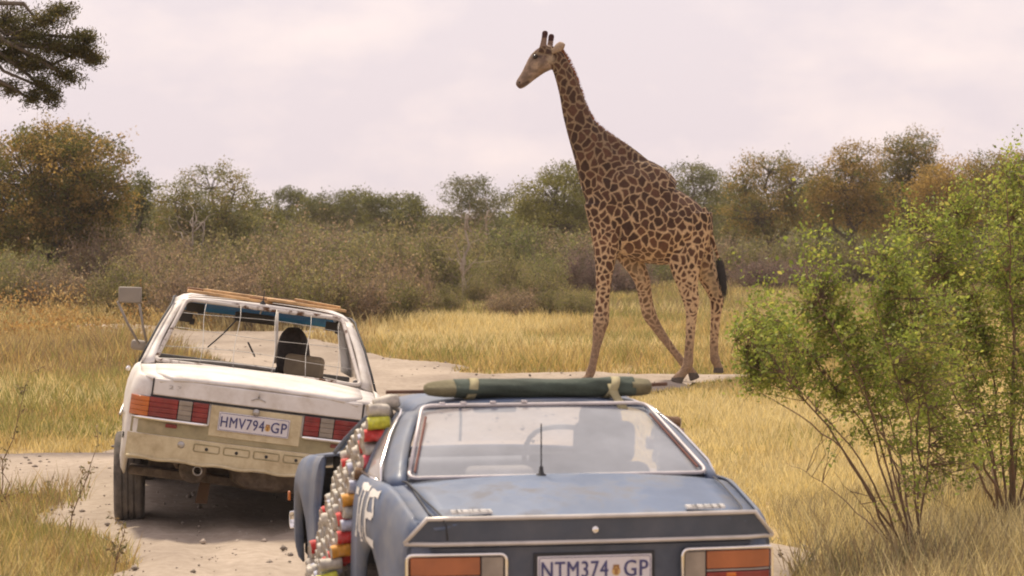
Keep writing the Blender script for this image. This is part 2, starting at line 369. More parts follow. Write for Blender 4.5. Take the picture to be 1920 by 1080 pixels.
def h_field(x, d, rng):
    h = .08+.17*vnoise(x, d, 3.2, 12)
    h = np.where(d > 38, h+.10*vnoise(x, d, 6, 13)+.03, h)
    left = np.clip((-x-1.2-.03*(d-30))/2.0, 0, 1)
    h += left*np.clip((d-33)/9, 0, 1)*(.04+.42*vnoise(x, d, 1.8, 14))
    h = np.where((x > 1.0) & (d < 35), .085+.10*vnoise(x, d, 2.2, 15), h)
    # low beside the tracks
    s = road_sd(x, d); h *= np.clip(.35+s*.8, .3, 1)
    return h
def c_field(x, d, k, rng):
    n = len(x); q = vnoise(x, d, 5, 41)*.55+vnoise(x, d, 1.2, 42)*.45+(rng.random(n)-.5)*.5
    idx = np.where(q < .26, 3, np.where(q < .36, 2, np.where(q < .58, 0, np.where(q < .85, 1, 4))))
    g = vnoise(x, d, 3.2, 44); idx = np.where((g > .62) & (rng.random(n) < (g-.55)*1.8), 3, idx); idx = np.where((g < .30) & (rng.random(n) < .5), 4, idx)
    left = (x < -1.8-.03*(d-25)) & (d > 30)
    idx = np.where(left & (d > 36) & (rng.random(n) < .45), 2, idx); idx = np.where(left & (d > 36) & (q < .35) & (rng.random(n) < .6), 5, idx)
    idx = np.where(left & (d < 36) & (rng.random(n) < .35), 3, idx)
    near = (x > 1.0) & (d < 35); idx = np.where(near, np.where(q < .3, 0, np.where(q < .36, 3, np.where(q < .62, 1, 4))), idx)
    idx = np.where((d > 57) & (rng.random(n) < .55), np.where(rng.random(n) < .5, 5, 3), idx)
    return pal([GOLD, STRAW, ORNG, OLIV, PALE, BROWN], idx, .3, rng)
make_grass('dry_grass', 'golden dry grass covering the plain beyond the sandy track', 400000, 15, 100, h_field, c_field, .0034, .75, seed=3, thr=.36)
def h_left(x, d, rng):
    return np.where((x < -1.3) & (d < 21.5), .09+.24*vnoise(x, d, .9, 51), 0)
make_grass('roadside_grass', 'tangled dry roadside grass left of the sandy track', 26000, 12.5, 21.5, h_left,
    lambda x, d, k, r: pal([STRAW, ORNG, OLIV, BROWN, (.16, .165, .06)], np.clip((k*3.2+r.random(len(x))*2.6-1).astype(int), 0, 4), .3, r), .0022, 1, xhi=-1.2, seed=5, thr=.2)
def h_right(x, d, rng):
    return np.where((x > 1.65+.08*np.abs(d-16)) & (d < 20.5), .12+.36*vnoise(x, d, .7, 61)*np.clip((x-1.5)/1.2, 0, 1), 0)
make_grass('shrub_foot_grass', 'bleached tangled grass round the foot of the green shrubs', 20000, 13.5, 20.5, h_right,
    lambda x, d, k, r: pal([STRAW, PALE, (.36, .30, .17), BROWN, (.22, .21, .09)], np.clip((k*3+r.random(len(x))*3-1).astype(int), 0, 4), .3, r), .0024, 1, xlo=1.6, seed=6, thr=.2)

# ------------------------------------------------------------------ foliage
def leaf_quads(p, size, rng, aspect=.5, up=.0):
    n = len(p); a = rng.normal(size=(n, 3)); a[:, 2] += up; a /= np.linalg.norm(a, axis=1)[:, None]
    b = rng.normal(size=(n, 3)); b -= a*(a*b).sum(1)[:, None]; b /= np.linalg.norm(b, axis=1)[:, None]
    s = (size*(.6+.8*rng.random(n)))[:, None]; nrm = np.cross(a, b)*s*.12
    v = np.stack([p-a*s*.5, p+b*s*aspect*.5+nrm, p+a*s*.5, p-b*s*aspect*.5+nrm], 1)
    return v.reshape(-1, 3), np.arange(4*n).reshape(-1, 4)
def wig(a, b, rng, n=5, amp=.12, sag=0):
    a = np.asarray(a, float); b = np.asarray(b, float); L = np.linalg.norm(b-a); pts = []
    for i in range(n+1):
        t = i/n; q = a+(b-a)*t+(rng.normal(size=3)*amp*L*.35*math.sin(math.pi*t) if 0 < i < n else 0)
        q = q+np.array([0, 0, -sag*L*math.sin(math.pi*t)]); pts.append(q)
    return pts
def taper(r0, r1, n): return [r0+(r1-r0)*i/(n-1) for i in range(n)]
def make_tree(name, label, base, blobs, palette, rng, d, leaf=.09, nclust=70, nleaf=24, csig=.16, aspect=.55, trunk=.11, group=None, cat='tree', bark='bark', shell=.5, forkh=.42, stems=1, depthf=.9, palbias=None, jit=.13):
    """blobs in photo pixels at distance d: (x, y, rx, ry[, density])"""
    bx, by = base; root = empty(name, (bx, by, 0)); B = np.array([bx, by, 0.])
    tag(root, label, cat, group); k = d/F
    cents = []; P3 = []; csh = []
    for bl in blobs:
        c = np.array(P(bl[0], bl[1], d)); c[1] = by+rng.normal()*.35*bl[2]*k; rx, rz = bl[2]*k*(1.16 if d > 40 else 1), bl[3]*k; ry = rx*depthf
        cents.append((c, rx, ry, rz)); n = int(2.0*nclust*(bl[4] if len(bl) > 4 else 1)*max(.35, min(2.2, rx*rz)))
        q = rng.normal(size=(n, 3)); q /= np.linalg.norm(q, axis=1)[:, None]; q *= (shell+(1-shell)*rng.random(n)**.7)[:, None]*(1+jit*rng.normal(size=n))[:, None]
        q = c+q*np.array([rx, ry, rz]); q[:, 2] = np.maximum(q[:, 2], .25)
        P3.append(q); csh.append(rng.random(n))
    zt = np.mean([c[2] for c, *_ in cents]); fork = np.array([0, 0, max(.4, zt*forkh)])+np.array([(np.mean([c[0] for c, *_ in cents])-bx)*.3, 0, 0])
    mb = MB(); lb = MB()
    for s in range(stems):
        off = rng.normal(size=3)*.25*(stems > 1); off[2] = 0
        mb.tube([tuple(p-np.array([0, 0, .08])*(i == 0)) for i, p in enumerate(wig((0, 0, 0), fork+off, rng, 4, .12))], taper(trunk, trunk*.7, 5), 8)
    for (c, rx, ry, rz), q in zip(cents, P3):
        fk = fork; e = c-B-np.array([0, 0, rz*.2])
        lb.tube([tuple(p) for p in wig(fk, e, rng, 5, .18)], taper(trunk*.55, trunk*.2, 6), 6)
        for p in q[rng.permutation(len(q))[:max(5, len(q)//5)]]:
            lb.tube([tuple(x) for x in wig(e, p-B, rng, 3, .2)], taper(trunk*.16, trunk*.05, 4), 4, caps=False)
    t = mb.build('trunk', M[bark], root, smooth=True); lb.build('limbs', M[bark], root, smooth=True)
    A = np.concatenate(P3); sh = np.concatenate(csh); n = len(A); leaf *= .74; nleaf = int(nleaf*1.35); csig *= .78
    pts = np.repeat(A-B, nleaf, 0)+rng.normal(size=(n*nleaf, 3))*csig*np.array([1, 1, .7])
    v, f = leaf_quads(pts, np.full(len(pts), leaf), rng, aspect)
    np_ = len(palette); ci = np.clip((sh*np_*.999+(rng.normal(size=n)*.4)).astype(int), 0, np_-1)
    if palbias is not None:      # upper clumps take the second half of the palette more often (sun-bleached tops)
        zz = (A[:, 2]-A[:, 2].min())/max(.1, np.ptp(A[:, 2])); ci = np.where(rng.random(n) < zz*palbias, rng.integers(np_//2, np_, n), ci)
    col = pal(palette, np.repeat(ci, nleaf), .22, rng)
    obj('crown', mesh_np('crown', v, f, np.repeat(col, 4, 0)), M['leaf'], root)
    return root
G1, G2, G3 = (.135, .138, .032), (.195, .186, .046), (.27, .24, .066)
GB, GG = (.125, .130, .055), (.22, .21, .10)
O1, O2, O3 = (.36, .24, .068), (.45, .30, .088), (.27, .20, .056)
rt = np.random.default_rng(21)
TG = 'savanna trees along the edge of the plain'
def gx(px, d): return (px-960)*d/F
make_tree('broad_tree', 'broad autumn-brown tree, the bulkiest crown, behind the left thicket', (gx(90, 64), 64),
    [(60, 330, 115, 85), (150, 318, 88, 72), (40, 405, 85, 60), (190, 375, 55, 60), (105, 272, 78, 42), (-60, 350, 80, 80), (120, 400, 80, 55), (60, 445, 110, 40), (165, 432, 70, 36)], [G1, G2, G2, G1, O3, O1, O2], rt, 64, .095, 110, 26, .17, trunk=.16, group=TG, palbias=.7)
make_tree('slim_tree', 'narrow dark green tree squeezed between two larger crowns', (gx(262, 80), 80), [(262, 362, 26, 42), (250, 405, 34, 34)], [G1, G2, GB], rt, 80, .10, 120, 22, .15, group=TG)
make_tree('round_tree', 'olive tree with thin twiggy top above pale bare stems', (gx(390, 78), 78),
    [(388, 345, 62, 42, .55), (350, 395, 58, 45), (440, 352, 26, 38, .4), (420, 405, 62, 48), (330, 372, 38, 34, .5), (385, 420, 70, 35)], [G1, G2, GG, G3, O3], rt, 78, .085, 95, 22, .16, trunk=.11, group=TG)
make_tree('low_tree', 'low olive tree beside the twiggy-topped olive tree', (gx(487, 84), 84), [(485, 402, 32, 38), (500, 425, 30, 25)], [G1, G2, G3], rt, 84, .10, 110, 22, .16, group=TG)
make_tree('umbrella_tree', 'small dark flat-topped tree standing alone against the sky', (gx(546, 122), 122), [(545, 366, 26, 13), (532, 392, 22, 16, .5), (562, 400, 20, 18, .5)], [G1, GB], rt, 122, .12, 90, 24, .16, trunk=.09, group=TG)
make_tree('spreading_tree', 'wide dark distant tree with a lumpy flat crown', (gx(640, 118), 118), [(618, 382, 42, 20), (668, 374, 34, 19), (590, 398, 34, 20), (645, 402, 60, 26)], [G1, GB, G2], rt, 118, .12, 80, 24, .2, group=TG)
make_tree('spreading_tree', 'distant dark tree with ragged right edge next to a sky gap', (gx(745, 112), 112), [(752, 378, 36, 16), (780, 392, 20, 14, .7), (722, 396, 34, 22), (745, 414, 52, 26), (700, 380, 18, 12, .6)], [G1, GB, G2], rt, 112, .12, 80, 24, .2, group=TG)
make_tree('open_tree', 'open airy tree with pale trunks showing under the crown', (gx(884, 104), 104), [(884, 345, 40, 16, .8), (865, 368, 34, 22, .8), (905, 375, 34, 26, .7), (940, 375, 26, 16, .6), (880, 405, 50, 26, .8)], [GB, G1, GG], rt, 104, .105, 85, 22, .17, trunk=.10, group=TG, bark='palebark')
make_tree('dense_tree', 'dense green rounded tree seen behind the giraffe chest', (gx(1050, 86), 86), [(1042, 372, 70, 52), (1062, 332, 42, 30), (1010, 402, 46, 42), (1100, 380, 44, 52), (1060, 420, 80, 36), (990, 385, 22, 20, .6)], [G1, G2, G3, G2], rt, 86, .09, 95, 24, .17, trunk=.13, group=TG)
make_tree('grey_tree', 'grey-green lacy tree just right of the giraffe rump', (gx(1310, 96), 96), [(1296, 330, 46, 26, .7), (1330, 352, 44, 34, .7), (1310, 390, 60, 44, .8), (1270, 372, 34, 34, .6)], [GB, GG, G1], rt, 96, .10, 90, 22, .18, trunk=.12, group=TG)
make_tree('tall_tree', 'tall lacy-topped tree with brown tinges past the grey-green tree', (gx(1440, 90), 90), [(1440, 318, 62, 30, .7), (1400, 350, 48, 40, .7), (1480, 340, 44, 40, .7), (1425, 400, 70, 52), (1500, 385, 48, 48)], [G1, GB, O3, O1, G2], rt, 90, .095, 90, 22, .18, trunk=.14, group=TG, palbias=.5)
make_tree('brown_tree', 'orange-brown tree leaning against a darker taller tree', (gx(1600, 86), 86), [(1602, 300, 44, 34, .8), (1585, 350, 66, 52), (1625, 385, 60, 55), (1545, 375, 40, 44, .8)], [O3, O1, O2, G1], rt, 86, .095, 95, 24, .18, trunk=.13, group=TG)
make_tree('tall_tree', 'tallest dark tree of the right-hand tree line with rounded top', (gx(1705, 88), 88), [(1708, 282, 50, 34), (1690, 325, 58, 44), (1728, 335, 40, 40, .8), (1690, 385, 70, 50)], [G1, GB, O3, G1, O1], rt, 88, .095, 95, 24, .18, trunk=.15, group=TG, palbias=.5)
make_tree('brown_tree', 'pale orange-brown tree behind the top of the green shrubs', (gx(1790, 84), 84), [(1785, 332, 58, 34), (1800, 375, 70, 50), (1740, 370, 40, 40)], [O3, O1, O2, O2], rt, 84, .095, 95, 24, .18, trunk=.12, group=TG)
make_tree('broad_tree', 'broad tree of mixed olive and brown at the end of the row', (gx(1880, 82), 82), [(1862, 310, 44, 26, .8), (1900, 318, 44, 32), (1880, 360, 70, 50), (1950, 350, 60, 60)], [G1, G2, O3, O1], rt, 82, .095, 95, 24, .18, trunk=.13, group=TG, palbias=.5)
for px_, yt_, d_, pal_, lb_ in [(1375, 345, 104, [G1, GB, G2], 'low olive tree filling the gap past the grey-green lacy tree'), (1535, 335, 102, [G1, O3, GB], 'olive-brown tree half hidden behind the tall lacy-topped tree'), (1655, 340, 104, [G1, G2, O3], 'dark tree wedged behind the leaning orange-brown tree'),
        (1765, 330, 104, [O3, O1, G1], 'brownish tree half hidden behind the tallest dark tree'), (1840, 330, 103, [G1, G2, GB], 'dark green tree half hidden behind the pale orange-brown tree'), (1245, 365, 108, [GB, G1, GG], 'low grey-green tree peeking out past the giraffe back'), (1180, 380, 106, [G1, GB], 'low dark tree seen below the giraffe shoulder'), (310, 395, 100, [G1, G2], 'low green tree behind the narrow dark tree'), (810, 400, 125, [GB, G1], 'small distant grey-green tree in the dip of the tree line'), (960, 395, 112, [G1, GB], 'small dark tree left of the dense rounded tree')]:
    make_tree('filler_tree', lb_, (gx(px_, d_), d_), [(px_, yt_+22, 46, 24), (px_-28, yt_+48, 44, 34), (px_+30, yt_+46, 44, 36), (px_, yt_+74, 66, 34)], pal_, rt, d_, .11, 62, 20, .2, group=TG)
# overhanging branch of a tree whose trunk stands left of the frame
make_tree('thorn_tree', 'dark fine-leaved thorn tree branch hanging high over the left thicket', (gx(-260, 26), 26),
    [(40, 62, 78, 34), (100, 85, 52, 26), (0, 30, 70, 42), (62, 118, 62, 24, .8), (15, 100, 60, 34), (150, 92, 28, 17, .6), (80, 160, 28, 22, .35), (85, 38, 44, 16, .5), (-120, 40, 120, 70), (-240, 30, 130, 80), (-340, 60, 110, 70), (20, 165, 30, 18, .3), (100, 180, 14, 24, .35), (60, 185, 16, 16, .3), (125, 140, 26, 20, .4), (160, 70, 26, 12, .4), (110, 20, 30, 14, .35), (175, 110, 14, 10, .4)],
    [(.085, .085, .024), (.12, .11, .032), (.155, .125, .04), (.10, .08, .03)], rt, 26, .05, 190, 15, .05, .26, trunk=.065, shell=.1, forkh=1.1, jit=.36)
# far wood closing the gaps under the tree line
def far_wood():
    rng = np.random.default_rng(31); n = 70000; x = (rng.random(n)*2-1)*62; d = 132+rng.random(n)*26
    top = 1.5+1.1*vnoise(x, d*.15, 5, 71)+.8*vnoise(x, d*.15, 1.7, 72); z = top*rng.random(n)**.6
    v, f = leaf_quads(np.stack([x, d, z], 1), np.full(n, .34), rng, .7)
    col = pal([GB, G1, GG, (.10, .085, .05)], np.clip((vnoise(x, d, 4, 73)*4+rng.normal(size=n)*.5).astype(int), 0, 3), .2, rng)
    tag(obj('far_wood', mesh_np('far_wood', v, f, np.repeat(col, 4, 0)), M['leaf']), 'low distant bush closing the gaps under the tree line', 'woodland', kind='stuff')
far_wood()

# ------------------------------------------------------------------ grey scrub in front of the trees
def scrub_meshes(seed, palette, nst=58, nl=10, dens=1.0):
    rng = np.random.default_rng(seed); mb = MB(); ends = []
    for i in range(nst):
        a = rng.random()*2*math.pi; r = .25+.75*rng.random()**.6; h = (1-.45*r**2)*(.75+.3*rng.random())
        e = np.array([math.cos(a)*r, math.sin(a)*r, h]); s = np.array([math.cos(a)*.12, math.sin(a)*.12, -.03])
        p = wig(s, e, rng, 5, .14); p[2][2] += .06; mb.tube([tuple(q) for q in p], taper(.013, .004, 6), 4, False)
        ends += p[2:]
        for k in range(7):
            j = rng.integers(2, 6); b = p[j]; dv = rng.normal(size=3)*.2+np.array([0, 0, .1]); mb.tube([tuple(b), tuple(b+dv*.55+rng.normal(size=3)*.02), tuple(b+dv)], [.005, .004, .0025], 3, False); ends.append(b+dv); ends.append(b+dv*.6)
    E = np.array(ends); n = int(len(E)*nl*dens); pts = E[rng.integers(0, len(E), n)]+rng.normal(size=(n, 3))*.06; pts[:, 2] = np.maximum(pts[:, 2], .03)
    v, f = leaf_quads(pts, np.full(n, .052), rng, .5); q = vnoise(pts[:, 0]*4, pts[:, 1]*4+pts[:, 2]*3, 1, seed)
    col = pal(palette, np.clip((q*len(palette)+rng.normal(size=n)*.6).astype(int), 0, len(palette)-1), .42, rng)
    return mb.mesh('twigs'), mesh_np('leaves', v, f, np.repeat(col, 4, 0))
OL = [(.175, .17, .056), (.25, .225, .082), (.30, .25, .105)]; GR = [(.29, .205, .12), (.365, .265, .16), (.23, .18, .095)]
PU = [(.20, .135, .11), (.24, .16, .13), (.17, .135, .085)]; GN = [(.165, .18, .055), (.225, .23, .075), (.28, .25, .10)]
SCR = {'olive': [scrub_meshes(s, OL) for s in (1, 2)], 'grey': [scrub_meshes(s, GR, dens=.7) for s in (3, 4)], 'purple': [scrub_meshes(5, PU, 60, dens=.8)], 'green': [scrub_meshes(s, GN) for s in (6, 7)]}
def scrub(px, ytop, d, wpx, kind, where='front'):
    vs_ = SCR[kind]; tw, lv = vs_[RNG.integers(0, len(vs_))]
    h = max(.5, H-(ytop-YH)*d/F); r = wpx*d/F/2
    o = empty('scrub_bush', (gx(px, d), d, -.03), (0, 0, RNG.random()*6.28)); o.scale = (r, r, h)
    obj('twigs', tw, None, o); obj('leaves', lv, None, o)
    if not tw.materials: tw.materials.append(M['twig']); lv.materials.append(M['leaf'])
    adj = {'olive': 'olive-grey twiggy', 'grey': 'grey-brown half-bare', 'purple': 'dark purplish-brown rounded', 'green': 'dull green'}[kind]
    plc = {'back': 'in the back of the thicket, under the trees', 'mid': 'in the middle of the thicket behind the white saloon', 'front': 'at the front of the thicket, facing the golden grass', 'gap': 'at the far edge of the golden grass beside the giraffe', 'right': 'behind the giraffe and green shrubs, under the trees'}[where]
    tag(o, f'{adj} scrub bush {plc}', 'bush', f'{kind} scrub, {where}')
rs = np.random.default_rng(5); kinds = ['olive', 'grey', 'olive', 'green', 'grey']
for i, px in enumerate(range(-60, 1130, 62)):        # back row
    scrub(px+rs.normal()*14, 412+26*rs.random()+(18 if px > 560 else 0), 78+rs.random()*5, 150+70*rs.random(), ['olive', 'green', 'grey', 'olive'][i % 4], 'back')
for i, px in enumerate(range(-50, 830, 70)):         # middle row
    scrub(px+rs.normal()*15, (452 if px < 330 else 445)+22*rs.random(), 69+rs.random()*4, 170+70*rs.random(), ['grey', 'olive', 'olive', 'grey', 'green'][i % 5], 'mid')
for px, yt, d, w_, k in [(40, 480, 61, 200, 'green'), (190, 440, 63, 180, 'grey'), (300, 462, 60, 190, 'grey'), (430, 476, 58, 230, 'olive'), (520, 470, 57, 200, 'grey'), (610, 468, 57, 210, 'olive'), (690, 482, 56.5, 190, 'grey'), (755, 500, 58, 120, 'grey'), (360, 500, 54, 170, 'grey'), (470, 505, 53, 190, 'grey'), (570, 500, 53, 200, 'olive'), (655, 508, 53.5, 170, 'grey'), (725, 520, 54, 130, 'olive'), (250, 500, 57, 160, 'olive'), (110, 500, 58, 180, 'grey'), (20, 495, 58, 150, 'olive'), (820, 540, 60, 100, 'olive'), (960, 545, 58, 120, 'grey'), (1085, 550, 57, 90, 'olive'),
        (840, 478, 70, 130, 'green'), (930, 482, 72, 130, 'olive'), (1010, 488, 74, 120, 'green'), (1075, 470, 80, 110, 'olive'),
        (1010, 505, 66, 110, 'olive'), (900, 520, 66, 80, 'olive'), (1060, 540, 58, 100, 'olive'),
        (1250, 470, 88, 150, 'green'), (1340, 455, 88, 140, 'grey'), (1440, 450, 86, 150, 'olive'), (1540, 452, 86, 160, 'green'), (1640, 455, 84, 170, 'olive'), (1740, 450, 84, 170, 'green'), (1850, 450, 82, 190, 'olive'),
        (1100, 472, 78, 120, 'purple'), (1175, 484, 77, 110, 'purple'), (1430, 486, 80, 130, 'purple'), (1510, 492, 78, 110, 'purple')]:
    scrub(px, yt, d, w_, k, 'right' if px > 1200 and k != 'purple' else 'front' if px < 780 else 'gap')

# orange-brown herbs in front of the left thicket, bare earth bank right of it
def herbs():
    rng = np.random.default_rng(14); P_ = []; Cc = []; cols = np.array([(.46, .29, .10), (.38, .22, .075), (.54, .39, .16), (.30, .24, .09)])
    for i in range(260):
        d = 44+rng.random()*14; px = -40+rng.random()**1.1*440; x = gx(px, d); h = .35+.65*rng.random()*np.clip((d-42)/8, .3, 1)
        if road_sd(np.array([x]), np.array([d]))[0] < .2: continue
        n = 70; t = rng.random(n); q = np.stack([x+rng.normal(size=n)*(.06+.16*t), d+rng.normal(size=n)*(.06+.16*t), h*t], 1); P_.append(q); Cc.append(np.repeat(cols[rng.integers(0, 4)][None], n, 0)*(.8+.4*rng.random((n, 1))))
    A = np.concatenate(P_); v, f = leaf_quads(A, np.full(len(A), .075), rng, .4, up=1.2)
    tag(obj('brown_herbs', mesh_np('brown_herbs', v, f, np.repeat(np.concatenate(Cc), 4, 0)), M['leaf']), 'orange-brown withered herbs massed in front of the left thicket', 'herbs', kind='stuff')
herbs()
def bank():
    xs = np.linspace(-4, 3.2, 60); ys = np.linspace(63, 71, 40); X, Y = np.meshgrid(xs, ys)
    Z = -.14+.34*np.exp(-((X+1.4)/1.5)**2-((Y-67)/1.7)**2)*(.6+.7*vnoise(X, Y, .8, 81))+.25*np.exp(-((X-1.2)/.9)**2-((Y-67.5)/1.4)**2)*(.5+.8*vnoise(X, Y, .6, 82))
    nx = len(xs); i = (np.arange(len(ys)-1)[:, None]*nx+np.arange(nx-1)[None, :]).ravel(); f = np.stack([i, i+1, i+nx+1, i+nx], 1)
    tag(obj('earth_bank', mesh_np('earth_bank', np.stack([X.ravel(), Y.ravel(), Z.ravel()], 1), f, smooth=True), mat('bare_earth', (.30, .215, .125), .95, var=.35, scale=4, bump=.6, bscale=9)), kind='structure')
bank()

# ------------------------------------------------------------------ bare pale trees
def dead_tree(px, ytop, d, label, spread, seed, r=.05, nb=7):
    rng = np.random.default_rng(seed); o = empty('dead_tree', (gx(px, d), d, 0)); tag(o, label, 'dead tree', 'bare pale trees')
    h = H-(ytop-YH)*d/F; mb = MB(); lb = MB(); tr = wig((0, 0, -.08), (spread*.3, 0, h), rng, 6, .045); mb.tube([tuple(p) for p in tr], taper(r, r*.35, 7), 7)
    for i in range(nb):
        b = tr[rng.integers(2, 6)]; e = b+np.array([rng.normal()*spread, rng.normal()*spread*.6, (.3+.7*rng.random())*h*.35])
        p = wig(b, e, rng, 4, .2); lb.tube([tuple(q) for q in p], taper(r*.5, r*.12, 5), 5)
        for j in range(3):
            s = p[rng.integers(1, 5)]; lb.tube([tuple(s), tuple(s+np.array([rng.normal()*.25, rng.normal()*.2, .3*rng.random()]))], [r*.16, r*.06], 4)
    mb.build('trunk', M['palebark'], o, smooth=True); lb.build('branches', M['palebark'], o, smooth=True)
dead_tree(868, 400, 68, 'slender pale bare trunk rising from the scrub left of the giraffe', .25, 3, .055, 6)
dead_tree(866, 478, 66, 'short pale dead stem beside the slender bare trunk', .2, 4, .035, 4)
dead_tree(905, 395, 95, 'pale bare tree with spreading branches under the airy tree', .55, 6, .055, 7)
dead_tree(350, 408, 71, 'forked pale bare stems in front of the twiggy-topped olive tree', .55, 8, .045, 8)
dead_tree(375, 415, 71.5, 'thin pale bare stems right of the forked bare stems', .4, 9, .04, 6)

# ------------------------------------------------------------------ the green shrubs on the right
def green_shrub(name, label, base, d, stems, blobs, seed, nleaf, leafs=.0265):
    rng = np.random.default_rng(seed); b0 = np.array([gx(base, d), d, 0.]); o = empty(name, tuple(b0)); tag(o, label, 'shrub'); k = d/F
    mb = MB(); tips = []
    def P3(x, y, dy): p = np.array(P(x, y, d)); p[1] = d+dy; return p-b0
    for (pts, r) in stems:
        p = [P3(x, y, dy) for x, y, dy in pts]; p[0][2] = min(p[0][2], -.04)
        fine = []
        for i in range(len(p)-1):
            for t in (0, .25, .5, .75): fine.append(p[i]+(p[i+1]-p[i])*t+rng.normal(size=3)*.006*(i+t > 0))
        fine.append(p[-1]); mb.tube([tuple(q) for q in fine], taper(r*.7, r*.14, len(fine)), 6)
        for i in range(len(fine)//3, len(fine)): tips.append(fine[i])
    T = np.array(tips); L = []; CI = []
    for (x, y, rx, ry, dens) in blobs:
        c = P3(x, y, rng.normal()*.3); n = int((165 if seed == 12 else 130)*dens*max(.5, rx*ry*k*k/.12)); q = rng.normal(size=(n, 3)); q /= np.linalg.norm(q, axis=1)[:, None]
        q *= (rng.random(n)**.45)[:, None]*(1+.26*rng.normal(size=n))[:, None]; q = c+q*np.array([rx*k, rx*k*.9, ry*k*1.12])
        for e in q:
            if e[2] < .25: continue
            j = np.argmin(((T-e)**2).sum(1)+rng.random(len(T))*.1); s = T[j]
            p = wig(s, e, rng, 3, .2); mb.tube([tuple(x_) for x_ in p], taper(.0032, .0012, 4), 3, False)
            if rng.random() < .3: e = e+np.array([rng.normal()*.05, rng.normal()*.05, .10+.2*rng.random()])
            m = int(nleaf*1.15*(.5+1.0*rng.random())); tt = .35+.7*rng.random(m); dirv = (e-p[1]); dirv = dirv/(np.linalg.norm(dirv)+1e-6)
            ll = s+(e-s)*tt[:, None]; ll += rng.normal(size=(m, 3))*.032; L.append(ll); CI.append(np.full(m, rng.random()))
    mb.build('stems', M['redbark'], o, smooth=True)
    A = np.concatenate(L); ci = np.concatenate(CI); v, f = leaf_quads(A, leafs*(.65+.75*rng.random(len(A))**1.5), rng, .6)
    palette = [(.19, .23, .046), (.26, .325, .058), (.335, .40, .072), (.43, .455, .09), (.50, .46, .11)]
    col = pal(palette, np.clip((ci*4.2+rng.normal(size=len(A))*.7).astype(int), 0, 4), .22, rng)
    obj('leaves', mesh_np('leaves', v, f, np.repeat(col, 4, 0)), M['leaf'], o)
    return o
SA = []
rg = np.random.default_rng(77)
for i, (ex, ey, mxx, myy) in enumerate([(1385, 640, 1560, 800), (1400, 720, 1560, 830), (1470, 610, 1620, 800), (1450, 690, 1600, 850), (1540, 560, 1650, 780), (1600, 520, 1690, 780), (1660, 480, 1720, 760), (1560, 660, 1660, 850), (1500, 520, 1610, 720), (1700, 560, 1740, 800), (1500, 890, 1610, 960), (1640, 620, 1700, 860), (1545, 870, 1640, 990)]):
    dy = rg.normal()*.45; SA.append(([(1712+rg.normal()*22, 1075, rg.normal()*.08), ((1712+mxx)/2+4, (1060+myy)/2+6, dy*.3), (mxx, myy, dy*.7), ((mxx+ex)/2-6, (myy+ey)/2-12, dy), (ex, ey, dy*1.2)], .013 if i not in (10, 12) else .008))
green_shrub('green_shrub', 'bright green shrub arching toward the blue car on thin reddish stems', 1712, 16.5, SA,
    [(1440, 650, 62, 46, 1), (1500, 690, 75, 50, 1.1), (1430, 725, 45, 32, .7), (1545, 610, 70, 50, 1), (1600, 660, 70, 55, 1), (1490, 580, 60, 36, .35), (1640, 580, 70, 55, 1.1), (1570, 530, 60, 35, .35), (1500, 430, 34, 35, .12), (1590, 470, 50, 40, .22), (1680, 690, 60, 45, .8), (1690, 520, 60, 60, .9), (1560, 745, 50, 35, .5), (1640, 760, 50, 34, .45), (1400, 600, 30, 26, .35), (1470, 600, 60, 40, .5), (1660, 640, 60, 60, .8), (1530, 490, 70, 50, .3), (1700, 610, 60, 60, .8), (1740, 650, 70, 60, .8), (1650, 820, 60, 40, .3), (1730, 800, 60, 50, .5), (1600, 790, 50, 36, .3), (1760, 880, 60, 40, .35), (1690, 900, 50, 36, .22), (1480, 640, 80, 44, .7), (1410, 690, 50, 40, .5), (1560, 700, 80, 50, .7), (1700, 740, 90, 46, .6), (1640, 700, 80, 50, .7), (1800, 700, 90, 60, .6), (1760, 580, 90, 60, .6), (1780, 800, 80, 60, .5), (1840, 870, 70, 50, .4)], 11, 15)
SB = []
for i, (ex, ey, mxx, myy) in enumerate([(1650, 560, 1780, 760), (1720, 450, 1820, 720), (1790, 400, 1860, 700), (1850, 350, 1880, 650), (1910, 330, 1905, 650), (1980, 400, 1930, 680), (2040, 480, 1960, 720), (1760, 620, 1830, 800), (1860, 560, 1875, 780), (1950, 600, 1920, 800), (2070, 620, 1990, 800), (1700, 680, 1800, 840)]):
    dy = rg.normal()*.5; SB.append(([(1893+rg.normal()*14, 985, rg.normal()*.08), ((1893+mxx)/2, (985+myy)/2, dy*.3), (mxx, myy, dy*.7), ((mxx+ex)/2, (myy+ey)/2, dy), (ex, ey, dy*1.2)], .022 if i in (3, 5) else .015))
green_shrub('green_shrub', 'tallest bright green shrub with dense crown on a thick forked base', 1893, 18.6, SB,
    [(1700, 560, 75, 60, 1.1), (1760, 470, 75, 60, 1), (1830, 400, 65, 55, .9), (1890, 350, 45, 40, .6), (1930, 420, 80, 70, 1.1), (1830, 500, 85, 65, 1.2), (1900, 560, 90, 75, 1.3), (1780, 600, 85, 60, 1.2), (1850, 660, 90, 65, 1.2), (1720, 660, 70, 50, 1), (1950, 680, 80, 70, 1.1), (2020, 520, 80, 90, 1), (1790, 730, 70, 50, .9), (1890, 750, 70, 45, .8), (1700, 430, 55, 40, .4), (2050, 650, 70, 80, .9), (1690, 745, 50, 35, .5), (1800, 810, 80, 40, .55), (1900, 830, 70, 50, .6), (1720, 800, 60, 34, .4), (1940, 900, 50, 40, .5), (1840, 890, 60, 34, .3), (1850, 930, 60, 30, .3)], 12, 16)
